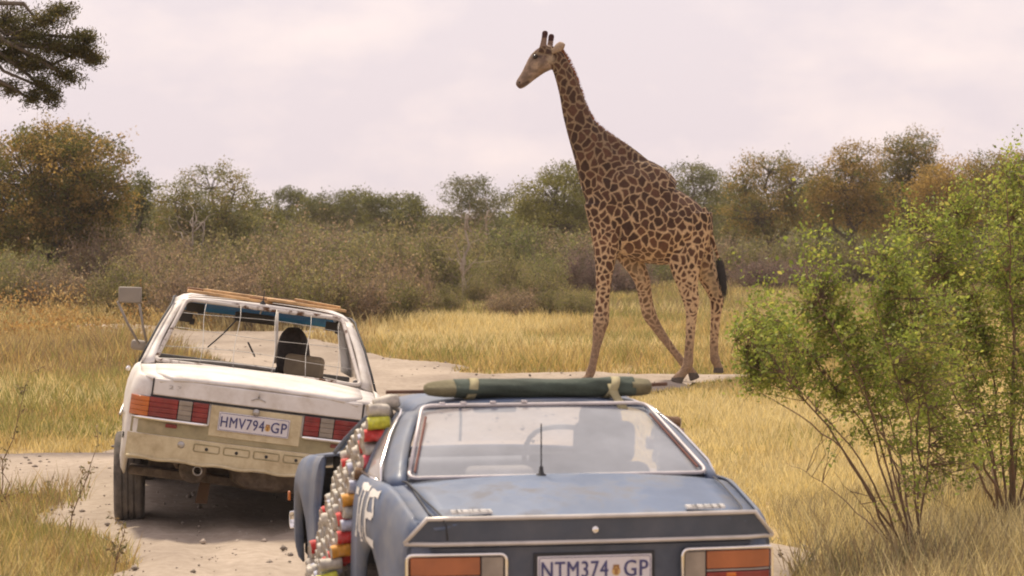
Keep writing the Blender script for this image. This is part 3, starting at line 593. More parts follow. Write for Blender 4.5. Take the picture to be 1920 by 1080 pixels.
# weeds at the left roadside
def weed(px, ybase, ytop, dx, label, seed, leaves=26):
    d = 10500/(ybase-YH); rng = np.random.default_rng(seed); o = empty('weed_stalk', (gx(px, d), d, 0)); tag(o, label, 'weed', 'stalks at the roadside')
    h = (ybase-ytop)*d/F; mb = MB(); p = wig((0, 0, -.06), (dx*d/F, 0, h), rng, 6, .06); mb.tube([tuple(q) for q in p], taper(.005, .002, 7), 5)
    pts = []
    for j in range(6):
        b = p[rng.integers(2, 7)]; e = b+np.array([rng.normal()*.06, rng.normal()*.05, .05+.05*rng.random()]); mb.tube([tuple(b), tuple(e)], [.002, .0012], 4); pts += [b+(e-b)*t for t in (.4, .7, 1)]
    mb.build('stalk', M['redbark'], o, smooth=True); pts = np.array(pts+p[3:]); pts = np.repeat(pts, 3, 0)+rng.normal(size=(len(pts)*3, 3))*.014
    v, f = leaf_quads(pts, np.full(len(pts), .03), rng, .45); col = pal([(.20, .15, .07), (.15, .14, .06), (.28, .2, .1)], rng.integers(0, 3, len(pts)), .3, rng)
    obj('leaves', mesh_np('leaves', v, f, np.repeat(col, 4, 0)), M['leaf'], o)
weed(118, 1015, 832, 66, 'tall thin weed stalk leaning right over the sandy track', 1)
weed(-5, 940, 700, 60, 'tall pale weed stalk standing in the left roadside tangle', 2)
weed(30, 985, 860, -30, 'short brown weed stalk leaning away from the track', 3)
weed(205, 1090, 985, 30, 'low leafy weed at the very edge of the sandy track', 4)
# ------------------------------------------------------------------ organic bodies: lofted chains -> voxel remesh -> smooth
def ring_chain(mb, pts, n=14):
    """pts: (pos, r_in_plane, r_lateral, lateral axis) ; rings perpendicular to the path"""
    rows = []
    for i, (p, r, rl, lat) in enumerate(pts):
        a = Vector(pts[max(i-1, 0)][0]); b = Vector(pts[min(i+1, len(pts)-1)][0]); t = (b-a).normalized()
        L = Vector(lat).normalized(); L = (L-t*L.dot(t)).normalized(); u = t.cross(L).normalized(); p = Vector(p)
        rows.append([p+u*(r*math.cos(2*math.pi*k/n))+L*(rl*math.sin(2*math.pi*k/n)) for k in range(n)])
    base = len(mb.v); mb.grid(rows, True)
    for s, row in ((0, 0), (1, len(rows)-1)):
        c = Vector((0,0,0))
        for q in rows[row]: c += q
        c /= n; mb.v.append(tuple(c)); ci = len(mb.v)-1
        for k in range(n):
            i0 = base+row*n+k; i1 = base+row*n+(k+1) % n
            mb.f.append((ci, i1, i0) if s == 0 else (ci, i0, i1))
def refine(pts, k=4):
    """Catmull-Rom through (pos, r, rl) tuples"""
    A = [np.array([*p, r, rl]) for p, r, rl in pts]; o = []
    for i in range(len(A)-1):
        p0, p1, p2, p3 = A[max(i-1, 0)], A[i], A[i+1], A[min(i+2, len(A)-1)]
        for j in range(k):
            t = j/k; o.append(.5*((2*p1)+(-p0+p2)*t+(2*p0-5*p1+4*p2-p3)*t*t+(-p0+3*p1-3*p2+p3)*t**3))
    o.append(A[-1]); return [((q[0], q[1], q[2]), max(.002, q[3]), max(.002, q[4])) for q in o]
def organic(name, chains, voxel, smooth_it=6, lat=(0, 1, 0), seg=14):
    mb = MB()
    for ch in chains:
        l = lat
        if isinstance(ch, tuple): ch, l = ch
        ring_chain(mb, [(p, r, rl, l) for p, r, rl in refine(ch)], seg)
    me = bpy.data.meshes.new('tmp'); me.from_pydata([tuple(p) for p in mb.v], [], mb.f); me.update()
    bm = bmesh.new(); bm.from_mesh(me); bmesh.ops.recalc_face_normals(bm, faces=bm.faces); bm.to_mesh(me); bm.free()
    t = bpy.data.objects.new('tmp', me); C.objects.link(t)
    m = t.modifiers.new('r', 'REMESH'); m.mode = 'VOXEL'; m.voxel_size = voxel; m.use_smooth_shade = True
    s = t.modifiers.new('s', 'SMOOTH'); s.factor = .5; s.iterations = smooth_it
    dg = bpy.context.evaluated_depsgraph_get(); res = bpy.data.meshes.new_from_object(t.evaluated_get(dg))
    bpy.data.objects.remove(t, do_unlink=True); res.name = name
    res.polygons.foreach_set('use_smooth', [True]*len(res.polygons)); res.materials.clear()
    return res
def coords(me):
    v = np.zeros(len(me.vertices)*3, np.float32); me.vertices.foreach_get('co', v); return v.reshape(-1, 3)

# ------------------------------------------------------------------ giraffe
GD = 35.2; GK = GD/F; GX0 = (1200-960)*GK
def gp(x, y, lat=0.): return ((x-1200)*GK, lat, H-(y-YH)*GK)
def gch(rows, lat0=0.):
    return [(gp(r[0], r[1], r[4] if len(r) > 4 else lat0), r[2]*GK, (r[3] if r[3] is not None else r[2]*GK*.9)) for r in rows]
def make_giraffe():
    root = empty('giraffe', (GX0, GD, 0)); tag(root, 'tall giraffe walking across the track behind the two cars', 'giraffe')
    ch = []
    ch.append(gch([(1104, 408, 16, .12), (1112, 405, 38, .20), (1135, 398, 70, .30), (1165, 388, 95, .36), (1200, 398, 95, .40), (1240, 421, 78, .405), (1275, 424, 66, .38), (1303, 424, 48, .30), (1322, 424, 26, .16), (1329, 424, 8, .06)]))   # trunk
    ch.append(gch([(1040, 100, 12, .075), (1046, 112, 16, .085), (1058, 140, 18.5, .10), (1070, 175, 21.5, .115), (1079, 210, 24.5, .13), (1092, 246, 29, .16), (1113, 285, 40, .20), (1140, 330, 56, .25), (1168, 378, 64, .30)]))   # neck
    ch.append(gch([(1105, 238, 14, .07), (1126, 262, 20, .085), (1152, 286, 27, .11), (1178, 308, 30, .14), (1204, 334, 32, .17), (1230, 366, 28, .2)]))   # crest and withers
    ch.append(gch([(1050, 100, 10, .06), (1040, 103, 18, .085), (1026, 108, 23.5, .105), (1012, 117, 22.5, .105), (1000, 130, 18, .09), (990, 142, 14, .075), (981, 152, 11.5, .07), (974, 159, 9, .065), (970, 162.5, 5, .04)]))   # head
    for dx, ly, dy in ((0, -.055, 0), (12, .055, 5)):                                              # ossicones
        ch.append(gch([(1017+dx, 99+dy, 9, .055, ly), (1018.5+dx, 86+dy, 6.6, .042, ly), (1020.5+dx, 72+dy, 5.4, .036, ly), (1022+dx, 62+dy, 5.8, .038, ly), (1022.5+dx, 58+dy, 3.2, .022, ly)]))
    for s in (-1, 1):                                                                    # ears
        ch.append((gch([(1036, 99, 4, .02, s*.07), (1042, 93, 8, .03, s*.12), (1049, 89, 10, .03, s*.17), (1055, 87, 6.5, .02, s*.215), (1059, 86, 1.5, .01, s*.25)]), (1, -.3*s, 0)))
    legs = [
      [(1142, 385, 48, .17), (1140, 425, 37, .15), (1136, 465, 25, .125), (1132, 510, 16.5, .10), (1129, 560, 12.8, .082), (1126, 598, 15.5, .10), (1123, 616, 13, .088), (1118, 645, 8.8, .058), (1111, 680, 7.6, .05), (1107, 695, 9, .058), (1103, 705, 8, .055), (1099, 712, 10.5, .07), (1098, 717.5, 11.5, .078)],
      [(1146, 390, 44, .16), (1158, 440, 34, .14), (1184, 484, 22, .115), (1205, 525, 15.5, .095), (1213, 568, 13, .085), (1219, 590, 13.5, .088), (1231, 612, 10.5, .072), (1256, 648, 7.6, .052), (1281, 680, 7.5, .05), (1290, 689, 8.8, .056), (1297, 697, 7.8, .052), (1302, 706, 9.5, .062), (1305, 713, 10.5, .07)],
      [(1284, 400, 50, .20), (1284, 440, 46, .185), (1283, 475, 37, .16), (1284, 510, 26, .115), (1290, 545, 17.5, .085), (1294, 562, 16, .078), (1295, 585, 11.5, .062), (1293, 622, 9.2, .053), (1290, 660, 8.8, .05), (1288, 682, 10, .06), (1280, 696, 8.6, .055), (1271, 707, 10, .066), (1266, 716.5, 12, .078)],
      [(1292, 405, 46, .18), (1300, 445, 40, .16), (1313, 480, 28, .13), (1329, 518, 19, .095), (1343, 550, 15, .078), (1346, 566, 13.5, .07), (1344, 592, 10, .056), (1341, 632, 8.4, .05), (1341, 664, 8.4, .05), (1343, 676, 9.4, .056), (1347, 685, 8, .052), (1349, 693, 9.5, .062), (1349, 701, 10.5, .068)]]
    lats = (-.19, .19, -.17, .17)
    for rows, ly in zip(legs, lats):
        top = .35
        ch.append([(gp(x, y, ly*(1-top*max(0, 1-i/3.))), r*GK, rl) for i, (x, y, r, rl) in enumerate(rows)])
    ch.append(gch([(1316, 392, 9, .06), (1326, 408, 6, .04), (1334, 440, 4.2, .026), (1342, 470, 3.4, .02), (1349, 488, 3.2, .02)]))     # tail
    me = organic('body', ch, .0115, 6)
    v = coords(me); n = len(v)
    # hide pattern: cells round seeds scattered on the skin, finer on shoulder, thigh and leg
    rng = np.random.default_rng(4)
    zz = v[:, 2]; px = v[:, 0]/GK+1200; py = YH+(H-zz)/GK
    rad = np.full(n, .112)
    rad = np.where(py < 300, .108, rad); rad = np.where(py < 190, .088, rad)
    hind = np.clip((px-1225)/70, 0, 1)*np.clip((py-395)/60, 0, 1); rad = rad-(.030*hind)
    leg = np.clip((py-470)/60, 0, 1); rad = rad*(1-leg)+.064*leg
    rad = np.where((px < 1160) & (py > 400), np.minimum(rad, .080), rad)
    order = rng.permutation(n); seeds = []; srad = []
    grid = {}
    for i in order[:40000]:
        p = v[i]; r = rad[i]*(.72+.62*rng.random()); key = (int(p[0]//.2), int(p[1]//.2), int(p[2]//.2)); okk = True
        for a in (-1, 0, 1):
            for b in (-1, 0, 1):
                for c in (-1, 0, 1):
                    for q in grid.get((key[0]+a, key[1]+b, key[2]+c), ()):
                        if (q[0]-p[0])**2+(q[1]-p[1])**2+(q[2]-p[2])**2 < r*r: okk = False; break
                    if not okk: break
                if not okk: break
            if not okk: break
        if okk: grid.setdefault(key, []).append(p); seeds.append(p); srad.append(r)
    S = np.array(seeds); F1 = np.zeros(n); F2 = np.zeros(n); I1 = np.zeros(n, int)
    jit = np.stack([vnoise(v[:, 0]+v[:, 1], zz, .09, 91+i)-.5 for i in range(3)], 1)*.075
    for s in range(0, n, 4000):
        D = np.sqrt(((((v[s:s+4000]+jit[s:s+4000])[:, None, :]-S[None])*np.array([1.12, 1, .88]))**2).sum(2)); ii = np.argpartition(D, 1, axis=1)[:, :2]; dd = np.take_along_axis(D, ii, 1); o_ = np.argsort(dd, 1)
        dd = np.take_along_axis(dd, o_, 1); ii = np.take_along_axis(ii, o_, 1); F1[s:s+4000], F2[s:s+4000] = dd[:, 0], dd[:, 1]; I1[s:s+4000] = ii[:, 0]
    lw = (.0038+.0028*hind+.002*leg)*(.6+.9*vnoise(px, py, 13, 95)); lw = np.where(py < 330, .0042, lw)
    e = np.clip(((F2-F1)*.5-lw)/.008, 0, 1); tone = (.6+.75*rng.random(len(S)))[I1]*(.8+.5*vnoise(px, py, 11, 96))
    dark = np.array([.060, .026, .0135]); line = np.array([.47, .345, .205])
    belly = np.clip((py-455)/45, 0, 1)*(px > 1150)*(px < 1245)
    dk = dark[None]*tone[:, None]*(1+.4*(py[:, None] > 430)); dk = dk*(1-.35*belly[:, None])+np.array([.30, .19, .09])*.35*belly[:, None]
    ln = np.repeat(line[None], n, 0); ln *= (.50+.64*np.clip((py-280)/170, 0, 1))[:, None]*np.array([1, .95, .92])
    col = ln*(1-e[:, None])+dk*e[:, None]
    low = np.clip((py-(575+35*(px > 1255)))/60, 0, 1); plain = np.array([.25, .165, .105]); shank = plain*(1+.25*(vnoise(px, py, 9, 97)-.5))[:, None]
    col = col*(1-low[:, None]*.85)+shank*low[:, None]*.85
    inner = np.clip((py-490)/30, 0, 1)*(np.abs(v[:, 1]) < .10)*.5; col = col*(1-inner[:, None])+np.array([.46, .35, .21])*inner[:, None]
    hoof = (py > 706) | ((py > 700) & (px > 1293)) | ((py > 690) & (px > 1330)); col[hoof] = (.10, .08, .065)
    head = (px < 1050) & (py < 172) & ((px-1040)*.55-(py-140)*1.0 < 14) & ((px < 1034) | (py < 118))
    hc = np.array([.235, .165, .12]); hm = np.clip((1046-px)/10, 0, 1)*head; hv = hc*(1+.7*(vnoise(px, py, 6, 98)-.5))[:, None]
    col = col*(1-hm[:, None])+hv*hm[:, None]
    def blob(cx, cy, r, c, k=1.):
        m = np.clip(1.4-np.hypot(px-cx, py-cy)/r, 0, 1)*k; m = np.clip(m, 0, 1)*(py < 180); col[:] = col*(1-m[:, None])+np.array(c)*m[:, None]
    blob(1003, 106, 6, (.05, .03, .022), .9); [blob(972+3*q_, 163.5-1.6*q_, 3, (.06, .035, .028), .8) for q_ in range(7)]; blob(1018, 112, 9, (.17, .12, .10), .75); blob(1032, 112, 8, (.46, .37, .27), .7); blob(1005, 90, 6, (.09, .035, .02), .8); blob(972, 162, 7, (.11, .065, .045), .8); blob(1016, 135, 9, (.20, .12, .06), .55); blob(1004, 122, 8, (.40, .30, .21), .6)
    hn_ = (py < 88) & (px > 1008) & (px < 1044); col[hn_] = (.20, .135, .10); col[(py < 72+5*(px > 1027)) & (px < 1044)] = (.05, .017, .014); ear = (py < 101) & (px > 1030) & (np.abs(v[:, 1]) > .095); col[ear] = (.33, .24, .165)
    a = me.attributes.new('Col', 'FLOAT_COLOR', 'POINT'); cc = np.ones((n, 4), np.float32); cc[:, :3] = np.clip(col, 0, 1); a.data.foreach_set('color', cc.ravel())
    m, t, nn, l, b = nodes('giraffe_hide'); at = nn.new('ShaderNodeAttribute'); at.attribute_name = 'Col'
    c2, f2 = noise_mix(t, [(.8, .8, .8), (1.15, 1.15, 1.15)], 45, 4); mu = nn.new('ShaderNodeMixRGB'); mu.blend_type = 'MULTIPLY'; mu.inputs['Fac'].default_value = 1
    l.new(at.outputs['Color'], mu.inputs['Color1']); l.new(c2, mu.inputs['Color2']); l.new(mu.outputs[0], b.inputs['Base Color']); b.inputs['Roughness'].default_value = .75; b.inputs['Specular IOR Level'].default_value = .25
    body = obj('body', me, m, root)
    # mane: short upright tufts along the nape
    crest = [(1049, 90), (1058, 101), (1068, 116), (1078, 140), (1087, 165), (1094, 188), (1102, 208), (1114, 228), (1131, 244), (1150, 257), (1168, 268), (1184, 281), (1197, 296)]
    mb = MB(); rg2 = np.random.default_rng(8)
    for (x0, y0), (x1, y1) in zip(crest[:-1], crest[1:]):
        for k in range(44):
            t_ = rg2.random(); x = x0+(x1-x0)*t_; y = y0+(y1-y0)*t_; nx, ny = (y1-y0), -(x1-x0); q = math.hypot(nx, ny); nx, ny = -nx/q, -ny/q
            if nx < 0: nx, ny = -nx, -ny
            ln_ = (3.0+1.5*rg2.random())*(1 if x < 1150 else .75); ly = (rg2.random()-.5)*.035
            b0 = gp(x-nx*9-2, y-ny*9, ly); b1 = gp(x-nx*9+2, y-ny*9+3, ly+.008); tp = gp(x+nx*ln_+1.5, y+ny*ln_+rg2.normal(), ly*1.4); mb.add([b0, b1, tp], [(0, 1, 2)])
    mb.build('mane', mat('giraffe_mane', (.22, .075, .022), .8, var=.35, scale=14), root)
    mb = MB()
    for k in range(420):
        t_ = rg2.random(); x = 1348+t_*9+rg2.normal()*1.2; y = 484+t_*52; a_ = rg2.random()*6.28; w_ = (4+6*math.sin(math.pi*min(1, t_*1.1+.1)))*GK
        p0 = Vector(gp(x, y)); tp = Vector(gp(x+3+rg2.normal()*2.5, y+22+10*rg2.random()))+Vector((math.cos(a_)*w_*.6, math.sin(a_)*w_, 0)); p0 += Vector((math.cos(a_)*w_*.5, math.sin(a_)*w_*.6, 0))
        mb.add([p0, p0+Vector((.010, .004, -.01)), tp], [(0, 1, 2)])
    mb.build('tail_tuft', mat('giraffe_tail_hair', (.022, .017, .014), .7), root)
    eye = mat('giraffe_eye', (.012, .008, .006), .15)
    for s in (-1, 1):
        e_ = MB(); e_.lathe([(.001, -.030), (.02, -.022), (.032, 0), (.02, .022), (.001, .030)], 12, 'y', gp(1003.5, 107, s*.100)); e_.build('eye', eye, root, smooth=True)
        e_ = MB(); e_.lathe([(.001, -.010), (.010, -.006), (.013, 0), (.010, .006), (.001, .01)], 8, 'y', gp(974, 155, s*.062)); e_.build('nostril', eye, root, smooth=True)
make_giraffe()
# ------------------------------------------------------------------ car construction kit (car frame: tail centre at origin, +y forward, +x right)
def smooth01(t): t = max(0, min(1, t)); return t*t*(3-2*t)
def interp(tab, y):
    if y <= tab[0][0]: return tab[0][1]
    for (a, va), (b, vb) in zip(tab[:-1], tab[1:]):
        if y <= b: t = (y-a)/(b-a); return va+(vb-va)*t
    return tab[-1][1]
class Car:
    """parametric saloon shell; tables give half width, top-edge height and bottom edge along the car"""
    def __init__(s, root, L, width, top, zb, tail_r, nose_r, bow, arches, tail_w):
        s.root, s.L, s.width, s.top, s.zb, s.tr, s.nr, s.bow, s.arches, s.tw = root, L, width, top, zb, tail_r, nose_r, bow, arches, tail_w
    def W(s, y): return interp(s.width, y)
    def hw(s, y):
        """half width of the plan outline at y, corners included"""
        w = s.W(y)
        if y < s.tr+s.bow:
            q = (s.tr+s.bow-y)/s.tr; w -= s.tr*(1-math.sqrt(max(0, 1-min(1, q)**2)))
        if y > s.L-s.nr:
            q = (y-(s.L-s.nr))/s.nr; w -= s.nr*(1-math.sqrt(max(0, 1-min(1, q)**2)))
        return w
    def tail_y(s, x, z=0):
        x = abs(x); xe = s.W(s.tr)-s.tr; y = s.bow*(min(x, xe)/s.tw)**2
        if x > xe: y += s.tr-math.sqrt(max(0, s.tr**2-(x-xe)**2))
        return y
    def plan(s):
        o = []; w0 = s.W(s.tr); r = s.tr
        for i in range(10): x = (w0-r)*i/10; o.append((x, s.bow*(x/s.tw)**2, 0, -1))
        yb = s.bow*((w0-r)/s.tw)**2
        for i in range(9):
            a = -math.pi/2+math.pi/2*i/8; o.append((w0-r+r*math.cos(a), yb+r+r*math.sin(a), math.cos(a), math.sin(a)))
        y = yb+r+.03
        while y < s.L-s.nr-.02: o.append((s.W(y), y, 1, 0)); y += .035
        w1 = s.W(s.L-s.nr); r = s.nr
        for i in range(9):
            a = math.pi/2*i/8; o.append((w1-r+r*math.cos(a), s.L-r+r*math.sin(a), math.cos(a), math.sin(a)))
        for i in range(1, 9): x = (w1-r)*(1-i/8); o.append((x, s.L+.02*(1-(x/w1)**2), 0, 1))
        return o
    def shell(s, name, m, openings=(), prof=None, solid=.012, flare=.02):
        """side, rear and front skin; openings: (side, y0, y1, zsill) cut door apertures"""
        prof = prof or [(0, .045), (.06, .018), (.16, .004), (.35, 0), (.6, .0), (.8, .010), (.92, .024), (.975, .042), (1, .062)]
        mb = MB(); pl = s.plan()
        for side in (-1, 1):
            rows = []; cuts = []
            for (x, y, nx, ny) in pl:
                zt = interp(s.top, y); zb = interp(s.zb, y); fl = 0
                for (yc, zc, rr) in s.arches:
                    if abs(y-yc) < rr and ny*ny < .5: zb = max(zb, zc+math.sqrt(rr*rr-(y-yc)**2)-.0)
                    fl = max(fl, flare*smooth01(1-(abs(y-yc)-rr*.6)/(rr*.6)))
                cut = False
                for (sd, y0, y1, zs) in openings:
                    if sd == side and y0 < y < y1 and nx > .9: zt = zs; cut = True
                row = []
                for t, off in prof:
                    o_ = off if not cut else min(off, .0)
                    o_ -= fl*max(0, 1-abs(t-.25)*1.3)
                    row.append((side*(x-nx*o_), y-ny*o_, zb+(zt-zb)*t))
                rows.append(row)
            mb.grid(rows)
        o = mb.build(name, m, s.root, angle=35); md = o.modifiers.new('solid', 'SOLIDIFY'); md.thickness = solid; md.offset = -1
        return o
    def deck(s, name, m, y0, y1, crown=.03, inset=.055, lift=0, ztab=None, nx=14, ny=16, wf=1.0, solid=.014, edge=0):
        mb = MB(); rows = []
        for i in range(ny+1):
            y = y0+(y1-y0)*i/ny; hw = max(.05, (s.hw(y)-inset)*wf); z = interp(ztab or s.top, y)+lift; row = []; cr = crown*(.35+.65*smooth01(y/.22))
            for j in range(nx+1):
                u = -1+2*j/nx; row.append((u*hw, y, z+cr*(1-u*u)-edge*abs(u)**8))
            rows.append(row)
        mb.grid(rows); o = mb.build(name, m, s.root, smooth=True); md = o.modifiers.new('solid', 'SOLIDIFY'); md.thickness = solid; md.offset = -1
        return o
    def slab(s, name, m, x0, x1, z0, z1, proud=.006, thick=.02, parent=None, bevel=.004, x0t=None, x1t=None, n=10, lean=0):
        """plate hugging the tail; x0t/x1t = upper corners when slanted; lean tilts the top forward"""
        mb = MB(); x0t = x0 if x0t is None else x0t; x1t = x1 if x1t is None else x1t; fr, bk = [], []
        for i in range(n+1):
            t = i/n; xb = x0+(x1-x0)*t; xt = x0t+(x1t-x0t)*t
            fr.append([(xb, s.tail_y(xb)-proud, z0), (xt, s.tail_y(xt)-proud+lean, z1)]); bk.append([(xb, s.tail_y(xb)-proud+thick, z0), (xt, s.tail_y(xt)-proud+thick+lean, z1)])
        rows = [[f_[0], f_[1], b_[1], b_[0]] for f_, b_ in zip(fr, bk)]; mb.grid(rows, True)
        mb.f.append((0, 1, 2, 3)); k = n*4; mb.f.append((k+3, k+2, k+1, k))
        return mb.build(name, m, parent or s.root, bevel=bevel)
def bilerp(a, b, c, d, u, v): return (a*(1-u)+b*u)*(1-v)+(d*(1-u)+c*u)*v
def panel(a, b, c, d, bulge=(0,0,0), nu=8, nv=8):
    """curved quad a-b (bottom) d-c (top)"""
    a, b, c, d = map(Vector, (a, b, c, d)); bu = Vector(bulge); rows = []
    for j in range(nv+1):
        v = j/nv; rows.append([bilerp(a, b, c, d, i/nu, v)+bu*(4*(i/nu)*(1-i/nu)*.6+4*v*(1-v)*.4) for i in range(nu+1)])
    mb = MB(); mb.grid(rows); return mb
def strip(bottom, top, bulge=.0, nv=8):
    rows = []
    for j in range(nv+1):
        v = j/nv; rows.append([Vector(b)*(1-v)+Vector(t)*v+Vector((math.copysign(bulge*4*v*(1-v), b[0]), 0, 0)) for b, t in zip(bottom, top)])
    mb = MB(); mb.grid(rows); return mb
def rounded_loop(corners, r, n=5):
    c = [Vector(p) for p in corners]; o = []
    for i, p in enumerate(c):
        a = c[i-1]-p; b = c[(i+1) % len(c)]-p; a.normalize(); b.normalize(); p0 = p+a*r; p1 = p+b*r
        for k in range(n+1): t = k/n; o.append(p0*(1-t)**2+p*2*t*(1-t)+p1*t*t)
    o.append(o[0]); return o
def make_wheel(name, root, x, y, r, wd, side, rim_r=.19, tilt=0, zc=None, rimmat=None):
    e = MB(); h = wd/2
    ribs = []
    for i in range(4):
        a = -h*.78+h*1.56*i/4; b = a+h*1.56/4; ribs += [(r, a+.006), (r, b-.007), (r-.010, b-.006), (r-.010, b+.004)]
    prof = [(rim_r, -h*.8), (rim_r+.03, -h*.96), (r-.05, -h), (r-.018, -h*.93), (r-.004, -h*.82)]+ribs[:-2]+[(r-.004, h*.82), (r-.018, h*.93), (r-.05, h), (rim_r+.03, h*.96), (rim_r, h*.8)]
    e.lathe(prof, 48, 'x'); w = empty(name, (x, y, r if zc is None else zc), (0, tilt, 0)); w.parent = root
    e.build('tyre', M['rubber'], w, angle=30)
    q = MB(); s = side; q.lathe([(rim_r+.004, s*h*.82), (rim_r-.012, s*h*.78), (rim_r-.03, s*h*.45), (.13, s*h*.35), (.07, s*h*.5), (.03, s*h*.62), (.004, s*h*.62)], 32, 'x')
    q.lathe([(rim_r+.004, s*h*.82), (rim_r+.002, -s*h*.82), (rim_r-.02, -s*h*.7), (rim_r-.02, s*h*.2), (.05, s*h*.2), (.004, s*h*.2)], 32, 'x')
    q.build('rim', rimmat or M['dull_metal'], w, angle=30)
    return w
def make_seat(root, x, y, m, zseat=.50, hback=.52, head=.20, wide=.48):
    s = empty('seat', (x, y, 0)); s.parent = root
    box('cushion', (0, .05, zseat-.08), (wide, .50, .16), m, s, .05, segs=4); box('backrest', (0, -.20, zseat+hback/2), (wide, .13, hback), m, s, .05, rot=(R(12), 0, 0), segs=4)
    if head: box('headrest', (0, -.285, zseat+hback+head*.5+.0), (.30, .10, head), m, s, .04, rot=(R(10), 0, 0), segs=4)
    box('seat_base', (0, .05, zseat-.22), (wide*.8, .44, .16), M['dash'], s, .01)
    return s
def plate(car, x, z, yt, chars, province, root, w_=.50, h_=.118, tx=.8, name='number_plate'):
    p = MB().box((0, 0, 0), (w_, .006, h_)).build(name, M['plate'], root, bevel=.003, loc=(x, yt, z))
    mb = MB(); mb.tube(rounded_loop([(-w_/2+.007, -.004, -h_/2+.007), (w_/2-.007, -.004, -h_/2+.007), (w_/2-.007, -.004, h_/2-.007), (-w_/2+.007, -.004, h_/2-.007)], .012), .0014, 4)
    mb.build('plate_border', M['plateblue'], p)
    me, tw, th = text_mesh(chars, .098, 'registration', 1, spacing=1.12, bold=.0014); sx = .290/tw; sz = .070/th
    o = obj('registration', me, M['plateblue'], p, (-w_/2+.017, -.0045, -.035), (R(90), 0, 0)); o.scale = (sx, sz, 1)
    me, tw, th = text_mesh(province, .098, 'province_letters', 1, spacing=1.1, bold=.0014); sx = .105/tw; sz = .070/th
    o = obj('province_letters', me, M['plateblue'], p, (w_/2-.017-.105, -.0045, -.035), (R(90), 0, 0)); o.scale = (sx, sz, 1)
    mb = MB(); cx = .093
    mb.lathe([(.001, -.0042), (.019, -.0042), (.019, -.003)], 12, 'y', (cx, 0, -.012)); mb.build('emblem_field', M['goldem'], p)
    mb = MB(); mb.box((cx, -.0052, -.012), (.014, .002, .026)); mb.box((cx, -.0052, .012), (.026, .002, .008), Matrix.Rotation(.0, 3, 'Y')); mb.box((cx-.009, -.0052, .005), (.007, .002, .02), Matrix.Rotation(.5, 3, 'Y')); mb.box((cx+.009, -.0052, .005), (.007, .002, .02), Matrix.Rotation(-.5, 3, 'Y'))
    mb.build('emblem', M['emblem'], p)
    return p
